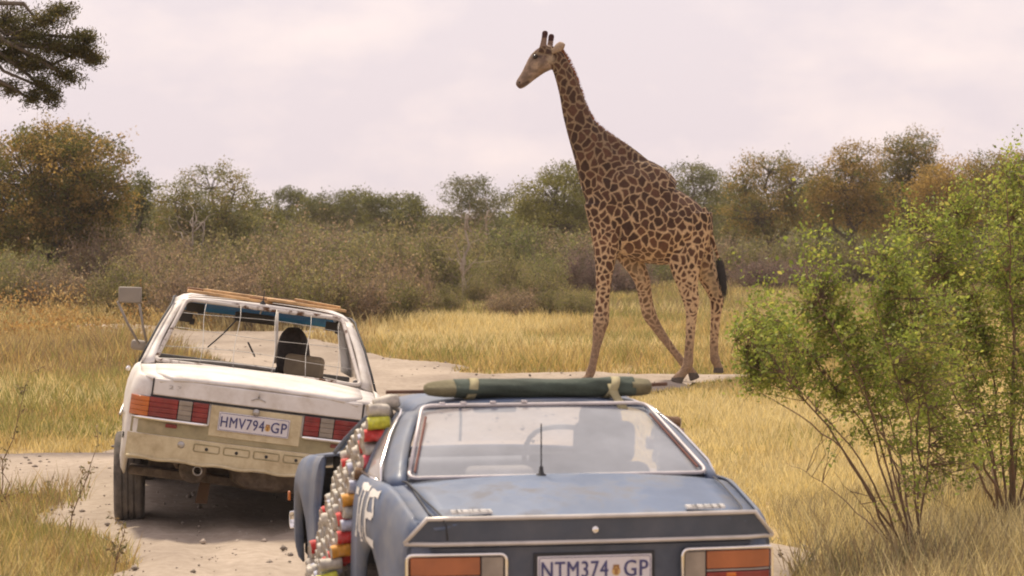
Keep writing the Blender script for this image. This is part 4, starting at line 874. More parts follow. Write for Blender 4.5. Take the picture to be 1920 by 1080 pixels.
def make_person(name, label, root_loc, yaw, shirt, hair, longhair, group=None, reach=.52, roll=0, scale=1.0):
    """seated driver: hips at origin height .0 (seat top), facing +y"""
    r = empty(name, root_loc, (0, roll, yaw)); tag(r, label, 'person'); r.scale = (scale,)*3
    Z = lambda *a: a
    torso = [((0, .02, .02), .13, .17), ((0, -.03, .14), .115, .155), ((0, -.07, .30), .12, .165), ((0, -.09, .42), .115, .185), ((0, -.09, .50), .075, .14), ((0, -.075, .55), .055, .06), ((0, -.06, .62), .052, .055)]
    head = [((0, -.055, .60), .05, .05), ((0, -.045, .655), .085, .065), ((0, -.04, .71), .098, .075), ((0, -.04, .76), .098, .077), ((0, -.045, .81), .075, .06), ((0, -.048, .835), .02, .02)]
    nose = [((0, .045, .70), .012, .012), ((0, .068, .69), .014, .014), ((0, .07, .68), .006, .006)]
    ch = [(torso, (1, 0, 0)), (head, (1, 0, 0)), (nose, (1, 0, 0))]
    for s in (-1, 1):
        ch.append(([((s*.16, -.09, .46), .055, .06), ((s*.21, -.06, .42), .05, .05), ((s*.24, .05, .27), .043, .043), ((s*.23, .13, .20), .038, .038)], (0, 0, 1)))
        ch.append(([((s*.23, .12, .20), .038, .038), ((s*.20, .25, .25), .033, .033), ((s*.175, .36, .305), .025, .022), ((s*.17, .39, .32), .024, .016)], (0, 0, 1)))
        ch.append(([((s*.17, .38, .315), .028, .016), ((s*.168, .42, .335), .036, .015), ((s*.166, .455, .345), .03, .013)], (0, 0, 1)))
        for k, (dz, ln_) in enumerate([(-.026, .8), (-.009, 1), (.009, .97), (.026, .85)]):    # four fingers curled over the rim
            b = Vector((s*.166, .45, .343+dz)); ch.append(([(b, .009, .009), (b+Vector((-s*.008, .035*ln_, .0)), .0085, .0085), (b+Vector((-s*.035, .05*ln_, -.004)), .008, .008), (b+Vector((-s*.052, .032*ln_, -.006)), .007, .007)], (0, 0, 1)))
        b = Vector((s*.160, .405, .350)); ch.append(([(b, .011, .011), (b+Vector((-s*.022, .02, .018)), .010, .010), (b+Vector((-s*.045, .036, .012)), .008, .008)], (0, 0, 1)))
        ch.append(([((s*.09, .03, .02), .085, .085), ((s*.11, .2, .04), .08, .08), ((s*.12, .42, .05), .062, .062), ((s*.12, .47, .01), .056, .056)], (1, 0, 0)))
        ch.append(([((s*.12, .46, .03), .056, .056), ((s*.12, .50, -.12), .05, .052), ((s*.12, .56, -.30), .034, .034), ((s*.12, .58, -.36), .034, .034)], (1, 0, 0)))
        ch.append(([((s*.12, .55, -.375), .032, .038), ((s*.12, .65, -.385), .03, .042), ((s*.12, .75, -.395), .018, .036)], (1, 0, 0)))
        ch.append(([((s*.074, -.05, .73), .018, .008), ((s*.088, -.055, .735), .03, .010), ((s*.096, -.06, .74), .022, .006)], (0, 1, 0)))
    obj('body', organic('body', ch, .0075, 3, seg=12), M['skin'], r)
    sh = [([(p, a+.012, b+.012) for p, a, b in torso[:5]], (1, 0, 0))]
    tr = [([((0, .0, -.01), .12, .165), ((0, .02, .06), .145, .185), ((0, -.01, .11), .13, .17)], (1, 0, 0))]
    for s in (-1, 1):
        sh.append(([((s*.14, -.09, .46), .067, .072), ((s*.21, -.06, .42), .063, .063), ((s*.24, .05, .27), .056, .056)], (0, 0, 1)))
        tr.append(([((s*.09, .03, .02), .098, .098), ((s*.11, .2, .04), .093, .093), ((s*.12, .42, .05), .075, .075), ((s*.12, .475, .01), .069, .069), ((s*.12, .50, -.12), .063, .065), ((s*.12, .56, -.31), .052, .052)], (1, 0, 0)))
    obj('shirt', organic('shirt', sh, .014, 3, seg=12), shirt, r); obj('trousers', organic('trousers', tr, .014, 3, seg=12), M['jeans'], r)
    hr = [([((0, -.075, .66), .07, .068), ((0, -.07, .72), .085, .083), ((0, -.062, .78), .095, .085), ((0, -.058, .825), .085, .07), ((0, -.058, .852), .03, .03)], (1, 0, 0))]
    if longhair: hr.append(([((0, -.12, .48), .035, .095), ((0, -.12, .56), .06, .128), ((0, -.10, .65), .085, .130), ((0, -.085, .76), .10, .115), ((0, -.08, .83), .08, .085), ((0, -.08, .87), .03, .04)], (1, 0, 0)))
    obj('hair', organic('hair', hr, .010, 2, seg=12), hair, r)
    em = mat(name+'_eye', (.02, .015, .012), .2)
    for s in (-1, 1):
        q = MB(); q.lathe([(.001, -.006), (.010, -.003), (.011, .001), (.001, .006)], 8, 'y', (s*.03, .048, .725)); q.build('eye', em, r, smooth=True)
    q = MB(); q.tube([(-.024, .044, .655), (0, .052, .652), (.024, .044, .655)], .005, 5); q.build('mouth', mat(name+'_lips', (.30, .12, .10), .5), r, smooth=True)
    return r

# ------------------------------------------------------------------ blue coupe
def make_blue():
    YAW = R(12); d0 = 5000/440.
    root = empty('blue_coupe', (.350, d0, 0), (0, 0, YAW)); tag(root, 'faded blue two-door coupe with green bedroll on roof and cans in its doorways', 'car')
    car = Car(root, 4.0, [(0, .815), (.25, .825), (.8, .845), (2.0, .845), (3.2, .845), (3.7, .81), (4.0, .77)],
        [(0, .832), (.15, .868), (.45, .925), (.62, .945), (1.0, .940), (2.0, .925), (2.5, .92), (3.2, .86), (3.8, .78), (4.0, .72)],
        [(0, .36), (.3, .30), (.5, .24), (3.6, .24), (4, .30)], .085, .12, .035, [(.82, .31, .335), (3.2, .31, .335)], .815)
    MBm = M['blue']
    car.shell('body_shell', MBm, openings=[(-1, 1.36, 2.62, .34), (1, 1.36, 2.62, .34)])
    # rear deck: fixed surround and boot lid
    car.deck('rear_deck', MBm, .012, .70, .034, .050, -.006, edge=.012)
    lid = car.deck('boot_lid', M['blue_lid'], .008, .60, .036, .055, .004, wf=.90, nx=18, edge=.006)
    car.deck('bonnet', MBm, 2.62, 3.96, .04, .055, 0)
    for s in (-1, 1):                       # shut lines beside the lid
        q = MB(); q.tube([(s*(car.hw(y)-.055)*.905, y, interp(car.top, y)+.036*(.35+.65*smooth01(y/.22))*.18+.001) for y in np.linspace(.02, .62, 12)], .0035, 5); q.build('lid_seam', M['blackrub'], root)
    # boot lid rear edge: chrome strips round a dark recessed panel
    zt, zl = .856, .750
    car.slab('rear_panel', M['black_panel'], -.800, .800, zl, zt-.004, .020, .03, x0t=-.72, x1t=.72, lean=.012)
    def strip_tube(pts, r, name, m=None): q = MB(); q.tube(pts, r, 6); return q.build(name, m or M['chrome'], root, smooth=True)
    n = 14
    up = [(x, car.tail_y(x)-.010, zt) for x in np.linspace(-.72, .72, n)]; lo = [(x, car.tail_y(x)-.022, zl) for x in np.linspace(-.81, .81, n)]
    cream = mat('ivory_trim', (.56, .52, .48), .4, .3, var=.12)
    strip_tube([(-.81, car.tail_y(.81)-.020, zl)]+up+[(.81, car.tail_y(.81)-.020, zl)], .0105, 'upper_trim', cream); strip_tube(lo, .010, 'lower_trim', cream)
    q = MB(); q.lathe([(.016, 0), (.016, -.026), (.010, -.030), (.002, -.030)], 16, 'y', (0, .0, .80)); q.build('boot_lock', M['chrome'], root, smooth=True)
    car.slab('tail_panel', M['blue_dark'], -.80, .80, .40, zl-.016, .003, .015)
    # tail lamps
    for s in (-1, 1):
        l = empty('tail_lamp', (0, 0, 0)); l.parent = root; xi, xo = .385, .810; z0, z1 = .475, .706
        f = lambda x: s*x
        def sl(name, m, a, b, za, zb, pr, **k): xa, xb = sorted((f(a), f(b))); return car.slab(name, m, xa, xb, za, zb, pr, .02, parent=l, n=4, bevel=.003, **k)
        sl('lamp_housing', M['blackrub'], xi+.004, xo-.014, z0, z1, .010)
        sl('reverse_lens', M['clear'], xi+.012, xi+.105, z0+.012, z1-.012, .022)
        sl('indicator_lens', M['brownamber'], xi+.112, xo-.022, .618, z1-.012, .022)
        sl('reflector_strip', M['dull_metal'], xi+.112, xo-.022, .606, .614, .018)
        b = sl('brake_lens', M['red'], xi+.112, xo-.022, z0+.012, .602, .022)
        sl('brake_glint', M['amber'], xi+.20, xi+.245, .582, .600, .025)
        c = [(f(xi), 0, z0), (f(xo-.008), 0, z0), (f(xo-.008), 0, z1), (f(xi), 0, z1)]; lp = [(p.x, car.tail_y(p.x)-.026, p.z) for p in rounded_loop(c, .03)]
        q = MB(); q.tube(lp, .008, 6); q.build('lamp_trim', M['chrome'], l, smooth=True)
    plate(car, 0, .632, -.012, 'NTM374', 'GP', root)
    box('plate_backing', (0, -.004, .632), (.53, .010, .145), M['blackrub'], root, .003)
    # bumper
    q = MB(); rows = []
    for x in np.linspace(-.82, .82, 25):
        y = car.tail_y(x)*1.3-.09+.10*smooth01((abs(x)-.70)/.12); rows.append([(x, y+.03, .33), (x, y-.01, .345), (x, y-.02, .39), (x, y-.01, .43), (x, y+.03, .445)])
    q.grid(rows); q.build('rear_bumper', M['chrome'], root, smooth=True, solid=.01)
    q = MB(); rows = []
    for x in np.linspace(-.80, .80, 21):
        y = 4.07-.10*smooth01((abs(x)-.66)/.12); rows.append([(x, y-.03, .38), (x, y+.02, .40), (x, y+.02, .46), (x, y-.03, .48)])
    q.grid(rows); q.build('front_bumper', M['chrome'], root, smooth=True, solid=.01)
    box('grille', (0, 4.015, .60), (.62, .03, .14), M['blackrub'], root, .01)
    for s in (-1, 1):
        for k in (0, 1):
            q = MB(); q.lathe([(.085, 0), (.082, .02), (.05, .032), (.002, .036)], 20, 'y', (s*(.43+.19*k), 4.005, .61)); q.build('headlamp', M['clear'], root, smooth=True)
    # badges on the lid
    for a, b in ((-.60, -.44), (.44, .60)):
        q = MB(); rng = np.random.default_rng(3 if a < 0 else 4); x = a
        while x < b:
            w_ = .012+.02*rng.random(); zc = .876; q.box((x, .055, zc), (w_, .022, .010)); q.box((x, .075, zc+.005), (w_, .022, .010)); x += w_*.5+.006
        q.build('badge', M['paintmark'], root)
    # greenhouse
    rb, rh = (.70, .665, .955), (.535, 1.20, 1.232)
    wh, wb = (.52, 2.02, 1.255), (.70, 2.66, .95)
    zr = 1.245
    rows = []
    for i in range(15):
        t = i/14; y = rh[1]-.01+(wh[1]-rh[1]+.02)*t; hw = .60-.02*abs(t-.5); zc = zr+.035*math.sin(math.pi*min(1, max(0, .12+t*.8)))
        rows.append([(u*hw, y, zc-.022*abs(u)**3-.040*smooth01((abs(u)-.86)/.14)+.014*(1-u*u)) for u in np.linspace(-1, 1, 19)])
    q = MB(); q.grid(rows); q.build('roof', MBm, root, smooth=True, solid=.02)
    for s in (-1, 1):
        # C pillar wrapping from the rear glass to the quarter window
        bot = [(s*.700, .655, .950), (s*.745, .665, .935), (s*.772, .72, .928), (s*.780, .84, .928)]
        top = [(s*.535, 1.20, 1.236), (s*.572, 1.215, 1.228), (s*.592, 1.25, 1.222), (s*.600, 1.32, 1.220)]
        strip(bot, top, .022).build('rear_pillar', MBm, root, smooth=True, solid=.02)
        strip([(s*.780, 1.30, .928), (s*.780, 1.37, .928)], [(s*.604, 1.40, 1.222), (s*.604, 1.45, 1.222)], .02).build('door_pillar', MBm, root, smooth=True, solid=.02)
        strip([(s*.765, 2.50, .93), (s*.74, 2.60, .94), (s*.70, 2.66, .945)], [(s*.598, 1.96, 1.225), (s*.575, 2.00, 1.235), (s*.52, 2.03, 1.25)], .015).build('windscreen_pillar', MBm, root, smooth=True, solid=.02)
        strip([(s*.772, .85, .93), (s*.774, 1.30, .93)], [(s*.596, 1.325, 1.218), (s*.598, 1.40, 1.218)], .018).build('quarter_window', M['dusty2'], root, smooth=True)
        q = MB(); q.tube([(s*.784, .835, .930), (s*.770, .92, 1.0), (s*.690, 1.14, 1.13), (s*.620, 1.29, 1.205), (s*.606, 1.34, 1.222), (s*.606, 1.7, 1.232), (s*.60, 1.97, 1.226)], .008, 6); q.build('drip_rail', M['chrome'], root, smooth=True)
        q = MB(); q.tube([(s*.786, .835, .934), (s*.788, 1.36, .934)], .007, 6); q.build('belt_trim', M['chrome'], root, smooth=True)
    panel((-.69, .668, .962), (.69, .668, .962), (.53, 1.195, 1.236), (-.53, 1.195, 1.236), (0, -.03, .02), 12, 8).build('rear_window', M['dusty'], root, smooth=True)
    panel((-.69, 2.655, .952), (.69, 2.655, .952), (.52, 2.03, 1.252), (-.52, 2.03, 1.252), (0, .05, .02), 12, 8).build('windscreen', M['glass'], root, smooth=True)
    silver = mat('window_trim', (.56, .52, .52), .5, .3, var=.15)
    lp = rounded_loop([(-.692, .655, .964), (.692, .655, .964), (.535, 1.19, 1.244), (-.535, 1.19, 1.244)], .05)
    def bow(p): u = p.x/.7; v = (p.z-.964)/.28; return (p.x, p.y-.030*(.6*max(0, 1-u*u)+.4*4*v*(1-v))-.004, p.z+.020*(.6*max(0, 1-u*u)+.4*4*v*(1-v))+.004)
    q = MB(); q.tube([bow(p) for p in lp], .0088, 7); q.build('rear_window_trim', silver, root, smooth=True)
    for x in (-.44, -.34, -.20, -.05): p = bow(Vector((x, 1.19, 1.244))); box('trim_clip', (p[0], p[1]+.004, p[2]+.008), (.028, .014, .012), silver, root, .003)
    for s in (-1, 1):
        q = MB(); q.tube([bow(Vector((s*.655, .70, .985))), bow(Vector((s*.535, 1.10, 1.195)))], .006, 5); q.build('window_seal', mat('perished_seal', (.16, .06, .045), .8), root)
    # aerial on the lid, loose cable
    q = MB(); q.lathe([(.034, 0), (.030, .012), (.012, .022), (.009, .05), (.0035, .055), (.003, .24), (.001, .245)], 12, 'z', (-.10, .585, .965)); q.build('aerial', M['blackrub'], root, smooth=True)
    q = MB(); q.tube([(-.715, .66, .955), (-.712, .56, .960), (-.70, .44, .940), (-.685, .3, .912), (-.668, .15, .888), (-.655, .03, .866), (-.645, -.020, .83), (-.640, -.026, .77)], .0045, 6); q.build('loose_cable', M['blackrub'], root, smooth=True)
    # undercarriage and interior
    box('floor_pan', (0, 2.0, .30), (1.50, 3.4, .06), M['rust'], root, .01); box('boot_floor', (0, .42, .42), (1.1, .7, .05), M['rust'], root, .01)
    box('firewall', (0, 2.72, .60), (1.46, .04, .58), M['dash'], root, .01); box('dashboard', (0, 2.52, .80), (1.40, .26, .18), M['bluegrey_in'], root, .04)
    box('parcel_shelf', (0, .93, .915), (1.34, .50, .02), M['bluegrey_in'], root, .004); box('rear_bulkhead', (0, 1.16, .60), (1.40, .05, .58), M['bluegrey_in'], root, .01)
    box('cloth_bundle', (-.22, .92, .955), (.30, .16, .07), M['pale_in'], root, .03, segs=4)
    q = MB(); q.tube(rounded_loop([(.20, 2.36, .74), (.56, 2.36, .74), (.56, 2.28, 1.06), (.20, 2.28, 1.06)], .15), .014, 8); q.box((.38, 2.34, .90), (.30, .02, .05)); q.tube([(.38, 2.33, .90), (.38, 2.50, .82)], .025, 8); q.build('steering_wheel', M['blackrub'], root, smooth=True)
    make_seat(root, .40, 1.72, M['darkseat'], .47, .48, .20); make_seat(root, -.36, 1.78, M['darkseat'], .44, .42, .0)
    box('rear_view_mirror', (0, 2.10, 1.18), (.22, .03, .055), M['blackrub'], root, .01)
    for s in (-1, 1): box('sun_visor', (s*.28, 2.03, 1.205), (.36, .06, .05), M['bluegrey_in'], root, .01)
    q = MB(); q.tube([(-.20, 1.99, 1.23), (-.195, 1.99, 1.12), (-.20, 1.99, 1.02)], .008, 5); q.build('hanging_strap', M['blackrub'], root)
    make_wheel('wheel', root, -.68, .82, .305, .175, -1); make_wheel('wheel', root, .68, .82, .305, .175, 1); make_wheel('wheel', root, -.68, 3.2, .305, .175, -1); make_wheel('wheel', root, .68, 3.2, .305, .175, 1)
    # marker lamp on the flared front wing, brush-painted letters on the rear wing
    box('side_marker', (-.846, 3.62, .60), (.012, .05, .05), M['amber'], root, .004)
    shell = [o for o in root.children if o.name.startswith('body_shell')][0]
    bv = BVHTree.FromPolygons([v.co.copy() for v in shell.data.vertices], [tuple(p.vertices) for p in shell.data.polygons])
    def stroke(pts, w_, seed):
        rng = np.random.default_rng(seed); mbs = MB(); rows = []
        for i in range(len(pts)-1):
            for k in range(6):
                t = k/5; y = pts[i][0]+(pts[i+1][0]-pts[i][0])*t; z = pts[i][1]+(pts[i+1][1]-pts[i][1])*t
                dy, dz = pts[i+1][0]-pts[i][0], pts[i+1][1]-pts[i][1]; L_ = math.hypot(dy, dz); ny, nz = -dz/L_, dy/L_; ww = w_*(.7+.6*rng.random())
                row = []
                for sgn in (-1, -.33, .33, 1):
                    h = bv.ray_cast(Vector((-1.6, y+ny*ww*sgn/2, z+nz*ww*sgn/2+.0)), Vector((1, 0, 0)))
                    row.append(h[0]+h[1]*(.0035 if h[1].x < 0 else -.0035) if h[0] is not None else None)
                if all(r_ is not None for r_ in row): rows.append(row)
        if len(rows) > 1: mbs.grid(rows)
        return mbs
    al = MB(); S_ = [([(1.16, .84), (1.16, .66)], .030), ([(1.28, .86), (1.20, .86)], .03), ([(1.05, .90), (1.05, .67)], .032), ([(1.10, .90), (.84, .905)], .03), ([(.94, .90), (.94, .66)], .032), ([(.99, .78), (.97, .70)], .02),
        ([(.80, .90), (.80, .68)], .034), ([(.80, .895), (.62, .90)], .030), ([(.80, .80), (.66, .80)], .028), ([(.80, .69), (.60, .685)], .03), ([(.70, .88), (.64, .80)], .024), ([(.87, .74), (.86, .62)], .02)]
    for i, (pp, w_) in enumerate(S_):
        b = stroke(pp, w_, i); al.add(b.v, b.f)
    al.build('painted_letters', M['paintmark'], root, smooth=True)
    return root
blue = make_blue()
# ------------------------------------------------------------------ white saloon
ROLL = R(7.6)
def make_white():
    root = empty('white_saloon', (-1.815, 17.8, 0), (0, ROLL, R(6.5))); tag(root, 'battered white saloon without rear bumper, planks on roof, leaning right', 'car')
    car = Car(root, 4.70, [(0, .845), (.2, .865), (.9, .885), (2.3, .895), (3.8, .885), (4.4, .86), (4.7, .83)],
        [(0, .985), (.06, 1.010), (.2, 1.022), (1.0, 1.035), (1.6, 1.02), (3.0, 1.0), (3.45, .97), (3.6, .90), (4.2, .87), (4.6, .82), (4.7, .78)],
        [(0, .445), (.2, .42), (.45, .34), (.6, .27), (4.2, .27), (4.7, .36)], .13, .12, .045, [(.97, .33, .375), (3.77, .33, .36)], .845)
    m = M['white']
    car.shell('body_shell', m, flare=.025)
    car.deck('rear_deck', m, .02, 1.06, .030, .055, -.004, edge=.012)
    car.deck('boot_lid', m, .012, .99, .032, .055, .008, wf=.865, nx=18, edge=.004)
    car.deck('bonnet', m, 3.52, 4.66, .045, .055, 0)
    car.slab('boot_lid_face', m, -.70, .70, .880, .992, .009, .03, lean=.010, n=14, bevel=.008)
    car.slab('boot_gap', M['blackrub'], -.715, .715, .866, .879, .003, .02, n=14, bevel=0)
    for s in (-1, 1):
        car.slab('boot_gap', M['blackrub'], s*.707-.004, s*.707+.004, .88, .99, .002, .02, n=2, bevel=0)
    # valance where the bumper was, khaki strip above it
    car.slab('khaki_strip', M['khaki'], -.82, .82, .618, .722, .004, .02, n=26)
    val = car.slab('bumper_valance', M['cream'], -.835, .835, .452, .616, .006, .02, n=34, bevel=.010)
    q = MB(); q.tube([(x, car.tail_y(x)-.012+.004*math.sin(x*9), .458+.006*math.sin(x*23)) for x in np.linspace(-.82, .82, 40)], .012, 6); q.build('bent_lip', M['cream'], val, smooth=True)
    for xc in (-.30, -.10, .10, .30):
        q = MB(); q.tube([(p.x, car.tail_y(p.x)-.008, p.z) for p in rounded_loop([(xc-.085, 0, .542), (xc+.085, 0, .542), (xc+.085, 0, .590), (xc-.085, 0, .590)], .01)], .004, 5); q.build('slot_rim', M['khaki'], val, smooth=True)
        q = MB(); q.lathe([(.001, -.001), (.011, -.001), (.011, .004)], 10, 'y', (xc, car.tail_y(xc)-.010, .562)); q.build('bolt_hole', M['blackrub'], val)
    for xc in (-.47, .47):
        q = MB(); q.lathe([(.001, -.006), (.013, -.006), (.022, -.002), (.026, .004)], 12, 'y', (xc, car.tail_y(xc)-.008, .572)); q.build('bumper_bolt', M['dull_metal'], val, smooth=True)
    # plate recess
    car.slab('plate_recess', M['cream'], -.305, .305, .655, .862, .010, .02, n=6)
    q = MB(); q.lathe([(.001, -.03), (.016, -.03), (.024, -.02), (.024, .0)], 14, 'y', (-.005, -.012, .848)); q.build('boot_lock', M['dull_metal'], root, smooth=True)
    plate(car, -.01, .762, -.018, 'HMV794', 'GP', root, .475, .125)
    for s in (-1, 1):
        l = empty('tail_lamp'); l.parent = root
        def sl(name, mm, a, b, za, zb, pr, th=.03, bev=.004): xa, xb = sorted((s*a, s*b)); return car.slab(name, mm, xa, xb, za, zb, pr, th, parent=l, n=5, bevel=bev)
        sl('lamp_housing', M['blackrub'], .318, .80, .728, .866, .008)
        edges = [(.322, .425, 'red', 'inner_red_lens'), (.430, .520, 'clear', 'reverse_lens'), (.525, .715, 'red', 'brake_lens')]
        for a, b, mm, nm in edges:
            for k in range(4):                    # ribbed glass
                z0 = .735+k*.0325; sl(nm, M[mm], a, b, z0, z0+.0322, .020+.002*(k % 2))
        # amber lens wraps the corner
        for k in range(4):
            z0 = .735+k*.0325; q = MB(); rows = []
            for x in np.linspace(.718, .842, 9):
                r_ = car.tr; w0 = car.W(car.tr); y = car.tail_y(min(x, w0-r_)); 
                if x > w0-r_: y += r_-math.sqrt(max(0, r_*r_-(x-(w0-r_))**2))
                y -= .016+.002*(k % 2); rows.append([(s*x, y, z0), (s*x, y, z0+.0316), (s*x, y+.03, z0+.0316), (s*x, y+.03, z0)])
            q.grid(rows, True); q.build('indicator_lens', M['amber'], l, bevel=.003)
        q = MB(); rows = []
        pts = [(s*x, car.tail_y(min(x, .72))-.030+(.02 if x > .74 else 0)+(.05 if x > .80 else 0), .722) for x in (.318, .40, .5, .6, .70, .76, .815)]
        q.tube(pts, .0125, 7); q.build('chrome_strip', M['chrome'], l, smooth=True)
        sl('reflector', M['red'], .515, .590, .675, .700, .012, .012)
    # star and badge in chrome relief
    q = MB(); c = (0, -.010, .945)
    for a in (90, 210, 330): q.tube([c, (c[0]+.055*math.cos(R(a)), c[1], c[2]+.042*math.sin(R(a)))], [.006, .0022], 5)
    q.build('star_emblem', M['dull_metal'], root, smooth=True)
    me, tw, th = text_mesh('230', .06, 'model_badge', 1, spacing=1.5); o = obj('model_badge', me, M['dull_metal'], root, (-.60, -.004+car.tail_y(.55), .930), (R(90), 0, 0)); o.scale = (.14/tw, .026/th, 1)
    # wing end holes
    for s in (-1, 1):
        q = MB(); q.lathe([(.001, 0), (.022, 0), (.024, -.006)], 10, 'x', (s*.862, .17, .58)); q.build('bumper_hole', M['blackrub'], root)
    # greenhouse
    zr = 1.50; rows = []
    y0, y1 = 1.50, 2.98
    for i in range(17):
        t = i/16; y = y0+(y1-y0)*t; hw = .655+.015*math.sin(math.pi*t); zc = zr+.030*math.sin(math.pi*min(1, .15+t*.75))
        rows.append([(u*hw, y, zc-.018*abs(u)**3-.045*smooth01((abs(u)-.85)/.15)+.012*(1-u*u)) for u in np.linspace(-1, 1, 21)])
    q = MB(); q.grid(rows); q.build('roof', M['white'], root, smooth=True, solid=.018)
    rustw = mat('chipped_white_frame', (.58, .53, .48), .55, var=.12, dust=(.10, .045, .02), dlo=.52, dhi=.60, dscale=9)
    for s in (-1, 1):
        bot = [(s*.735, .98, 1.055), (s*.79, .985, 1.035), (s*.825, 1.06, 1.022), (s*.832, 1.30, 1.018)]
        top = [(s*.575, 1.50, 1.492), (s*.622, 1.515, 1.482), (s*.648, 1.57, 1.468), (s*.652, 1.68, 1.465)]
        strip(bot, top, .025).build('rear_pillar', M['white'], root, smooth=True, solid=.02)
        strip([(s*.725, .995, 1.052), (s*.80, 1.28, 1.03)], [(s*.57, 1.512, 1.480), (s*.63, 1.66, 1.45)], .015).build('pillar_lining', M['trim_in'], root, smooth=True, solid=.004)
        strip([(s*.832, 2.20, 1.012), (s*.832, 2.30, 1.012)], [(s*.655, 2.18, 1.468), (s*.655, 2.26, 1.468)], .025).build('door_pillar', M['white'], root, smooth=True, solid=.025)
        strip([(s*.815, 3.34, 1.0), (s*.79, 3.46, 1.01), (s*.735, 3.55, 1.03)], [(s*.645, 2.88, 1.462), (s*.62, 2.94, 1.475), (s*.575, 2.98, 1.485)], .02).build('windscreen_pillar', M['white'], root, smooth=True, solid=.025)
        strip([(s*.828, 1.31, 1.02), (s*.828, 2.19, 1.014)], [(s*.648, 1.69, 1.462), (s*.65, 2.17, 1.464)], .022).build('rear_side_window', M['glass'], root, smooth=True)
        strip([(s*.828, 2.31, 1.014), (s*.813, 3.33, 1.0)], [(s*.65, 2.27, 1.464), (s*.645, 2.87, 1.460)], .022).build('front_side_window', M['glass'], root, smooth=True)
        q = MB(); q.tube([(s*.842, 1.02, 1.022), (s*.800, 1.10, 1.14), (s*.74, 1.27, 1.30), (s*.672, 1.46, 1.445), (s*.664, 1.56, 1.476), (s*.668, 2.2, 1.485), (s*.66, 2.90, 1.470)], .009, 6); q.build('drip_rail', M['blackrub'], root, smooth=True)
        q = MB(); q.tube([(s*.905, .05+.3, .70), (s*.915, 2.0, .69), (s*.905, 4.2, .68)], .010, 6); q.build('side_moulding', M['dull_metal'], root, smooth=True)
        q = MB(); q.box((s*.925, 1.85, .93), (.03, .16, .03)); q.build('door_handle', M['chrome'], root, bevel=.008)
        for yy in (1.66, 2.25, 3.36):
            box('door_seam', (s*.886, yy, .70), (.004, .006, .56), M['blackrub'], root, 0)
    # open rear window aperture: frame and wire mesh across it, no glass
    def bowp(x, v): u = x/.74; return (x, .99+(1.515-.99)*v-.03*(1-u*u), 1.058+(1.488-1.058)*v+.015*(1-u*u))
    lp = rounded_loop([(-.728, 0, 0), (.728, 0, 0), (.566, 0, 1), (-.566, 0, 1)], .06); q = MB(); q.tube([bowp(p.x, p.z) for p in lp], .016, 7); q.build('rear_window_frame', rustw, root, smooth=True)
    q = MB()
    for i, xb in enumerate((-.42, -.18, .09, .33, .55)):
        xt = xb*.80; q.tube([bowp(xb+.01*math.sin(i*3+k), k/6.) if k else bowp(xb, 0) for k in range(7)], .0035 if i in (2,) else .0026, 5)
    for v, a in ((.25, .68), (.52, .64), (.80, .60)): q.tube([bowp(x, v+.02*math.sin(x*5+v*9)) for x in np.linspace(-a, a, 14)], .0021, 5)
    q.build('wire_mesh', M['wire'], root, smooth=True)
    q = MB(); q.tube([bowp(.09, .97), (.11, 1.40, 1.30), (.12, 1.5, 1.12)], .010, 6); q.build('white_strap', M['pale_in'], root, smooth=True)
    panel((-.73, 3.545, 1.03), (.73, 3.545, 1.03), (.57, 2.985, 1.482), (-.57, 2.985, 1.482), (0, .05, .02), 12, 8).build('windscreen', M['glass'], root, smooth=True)
    panel((-.618, 3.14, 1.365), (.618, 3.14, 1.365), (.575, 2.992, 1.484), (-.575, 2.992, 1.484), (0, .045, .01), 12, 4).build('sun_strip', M['tint'], root, smooth=True)
    q = MB(); q.tube([(-.36, 3.52, 1.08), (-.26, 3.38, 1.20), (-.17, 3.25, 1.33)], .006, 5); q.build('wiper', M['blackrub'], root); q = MB(); q.tube([(.02, 3.60, 1.05), (-.05, 3.42, 1.16)], .008, 5); q.build('wiper', M['blackrub'], root)
    q = MB(); q.lathe([(.022, 0), (.018, .012), (.004, .03), (.0025, .10), (.001, .105)], 10, 'z', (-.02, 1.545, 1.528)); q.build('roof_aerial', M['blackrub'], root, smooth=True)
    # inside
    box('floor_pan', (0, 2.35, .32), (1.60, 3.7, .06), M['rust'], root, .01); box('dashboard', (0, 3.36, .80), (1.46, .34, .18), M['dash'], root, .05, segs=3)
    box('firewall', (0, 3.62, .66), (1.60, .04, .64), M['dash'], root, .01); box('rear_bulkhead', (0, 1.50, .68), (1.50, .05, .66), M['trim_in'], root, .01); box('parcel_shelf', (0, 1.24, 1.018), (1.44, .48, .016), M['trim_in'], root, .003)
    make_seat(root, .365, 2.50, M['seat'], .50, .50, .17); make_seat(root, -.365, 2.55, M['seat'], .46, .40, .0)
    q = MB(); q.tube(rounded_loop([(.19, 3.18, .80), (.55, 3.18, .80), (.55, 3.06, 1.10), (.19, 3.06, 1.10)], .16), .014, 8); q.box((.37, 3.13, .95), (.30, .02, .05)); q.tube([(.37, 3.13, .95), (.37, 3.34, .88)], .028, 8); q.build('steering_wheel', M['blackrub'], root, smooth=True)
    box('rear_view_mirror', (-.02, 2.92, 1.375), (.34, .04, .075), M['dash'], root, .015); q = MB(); q.tube([(.0, 2.93, 1.40), (.02, 2.97, 1.475)], .008, 6); q.build('mirror_stalk', M['dull_metal'], root)
    for x, y, z, sx, sz in ((-.50, 2.9, 1.40, .14, .07), (-.56, 2.6, 1.33, .10, .075), (.56, 2.85, 1.39, .09, .07)):
        q = MB(); q.box((x, y, z), (sx, .06, sz)); q.box((x+.05, y, z-.03), (sx*.4, .06, sz*.6)); q.tube([(x, y, z), (math.copysign(.63, x), y, z+.06)], .012, 6); q.build('camera_mount', M['dash'], root, bevel=.012)
    # towing mirror on the left door
    a = empty('towing_mirror'); a.parent = root
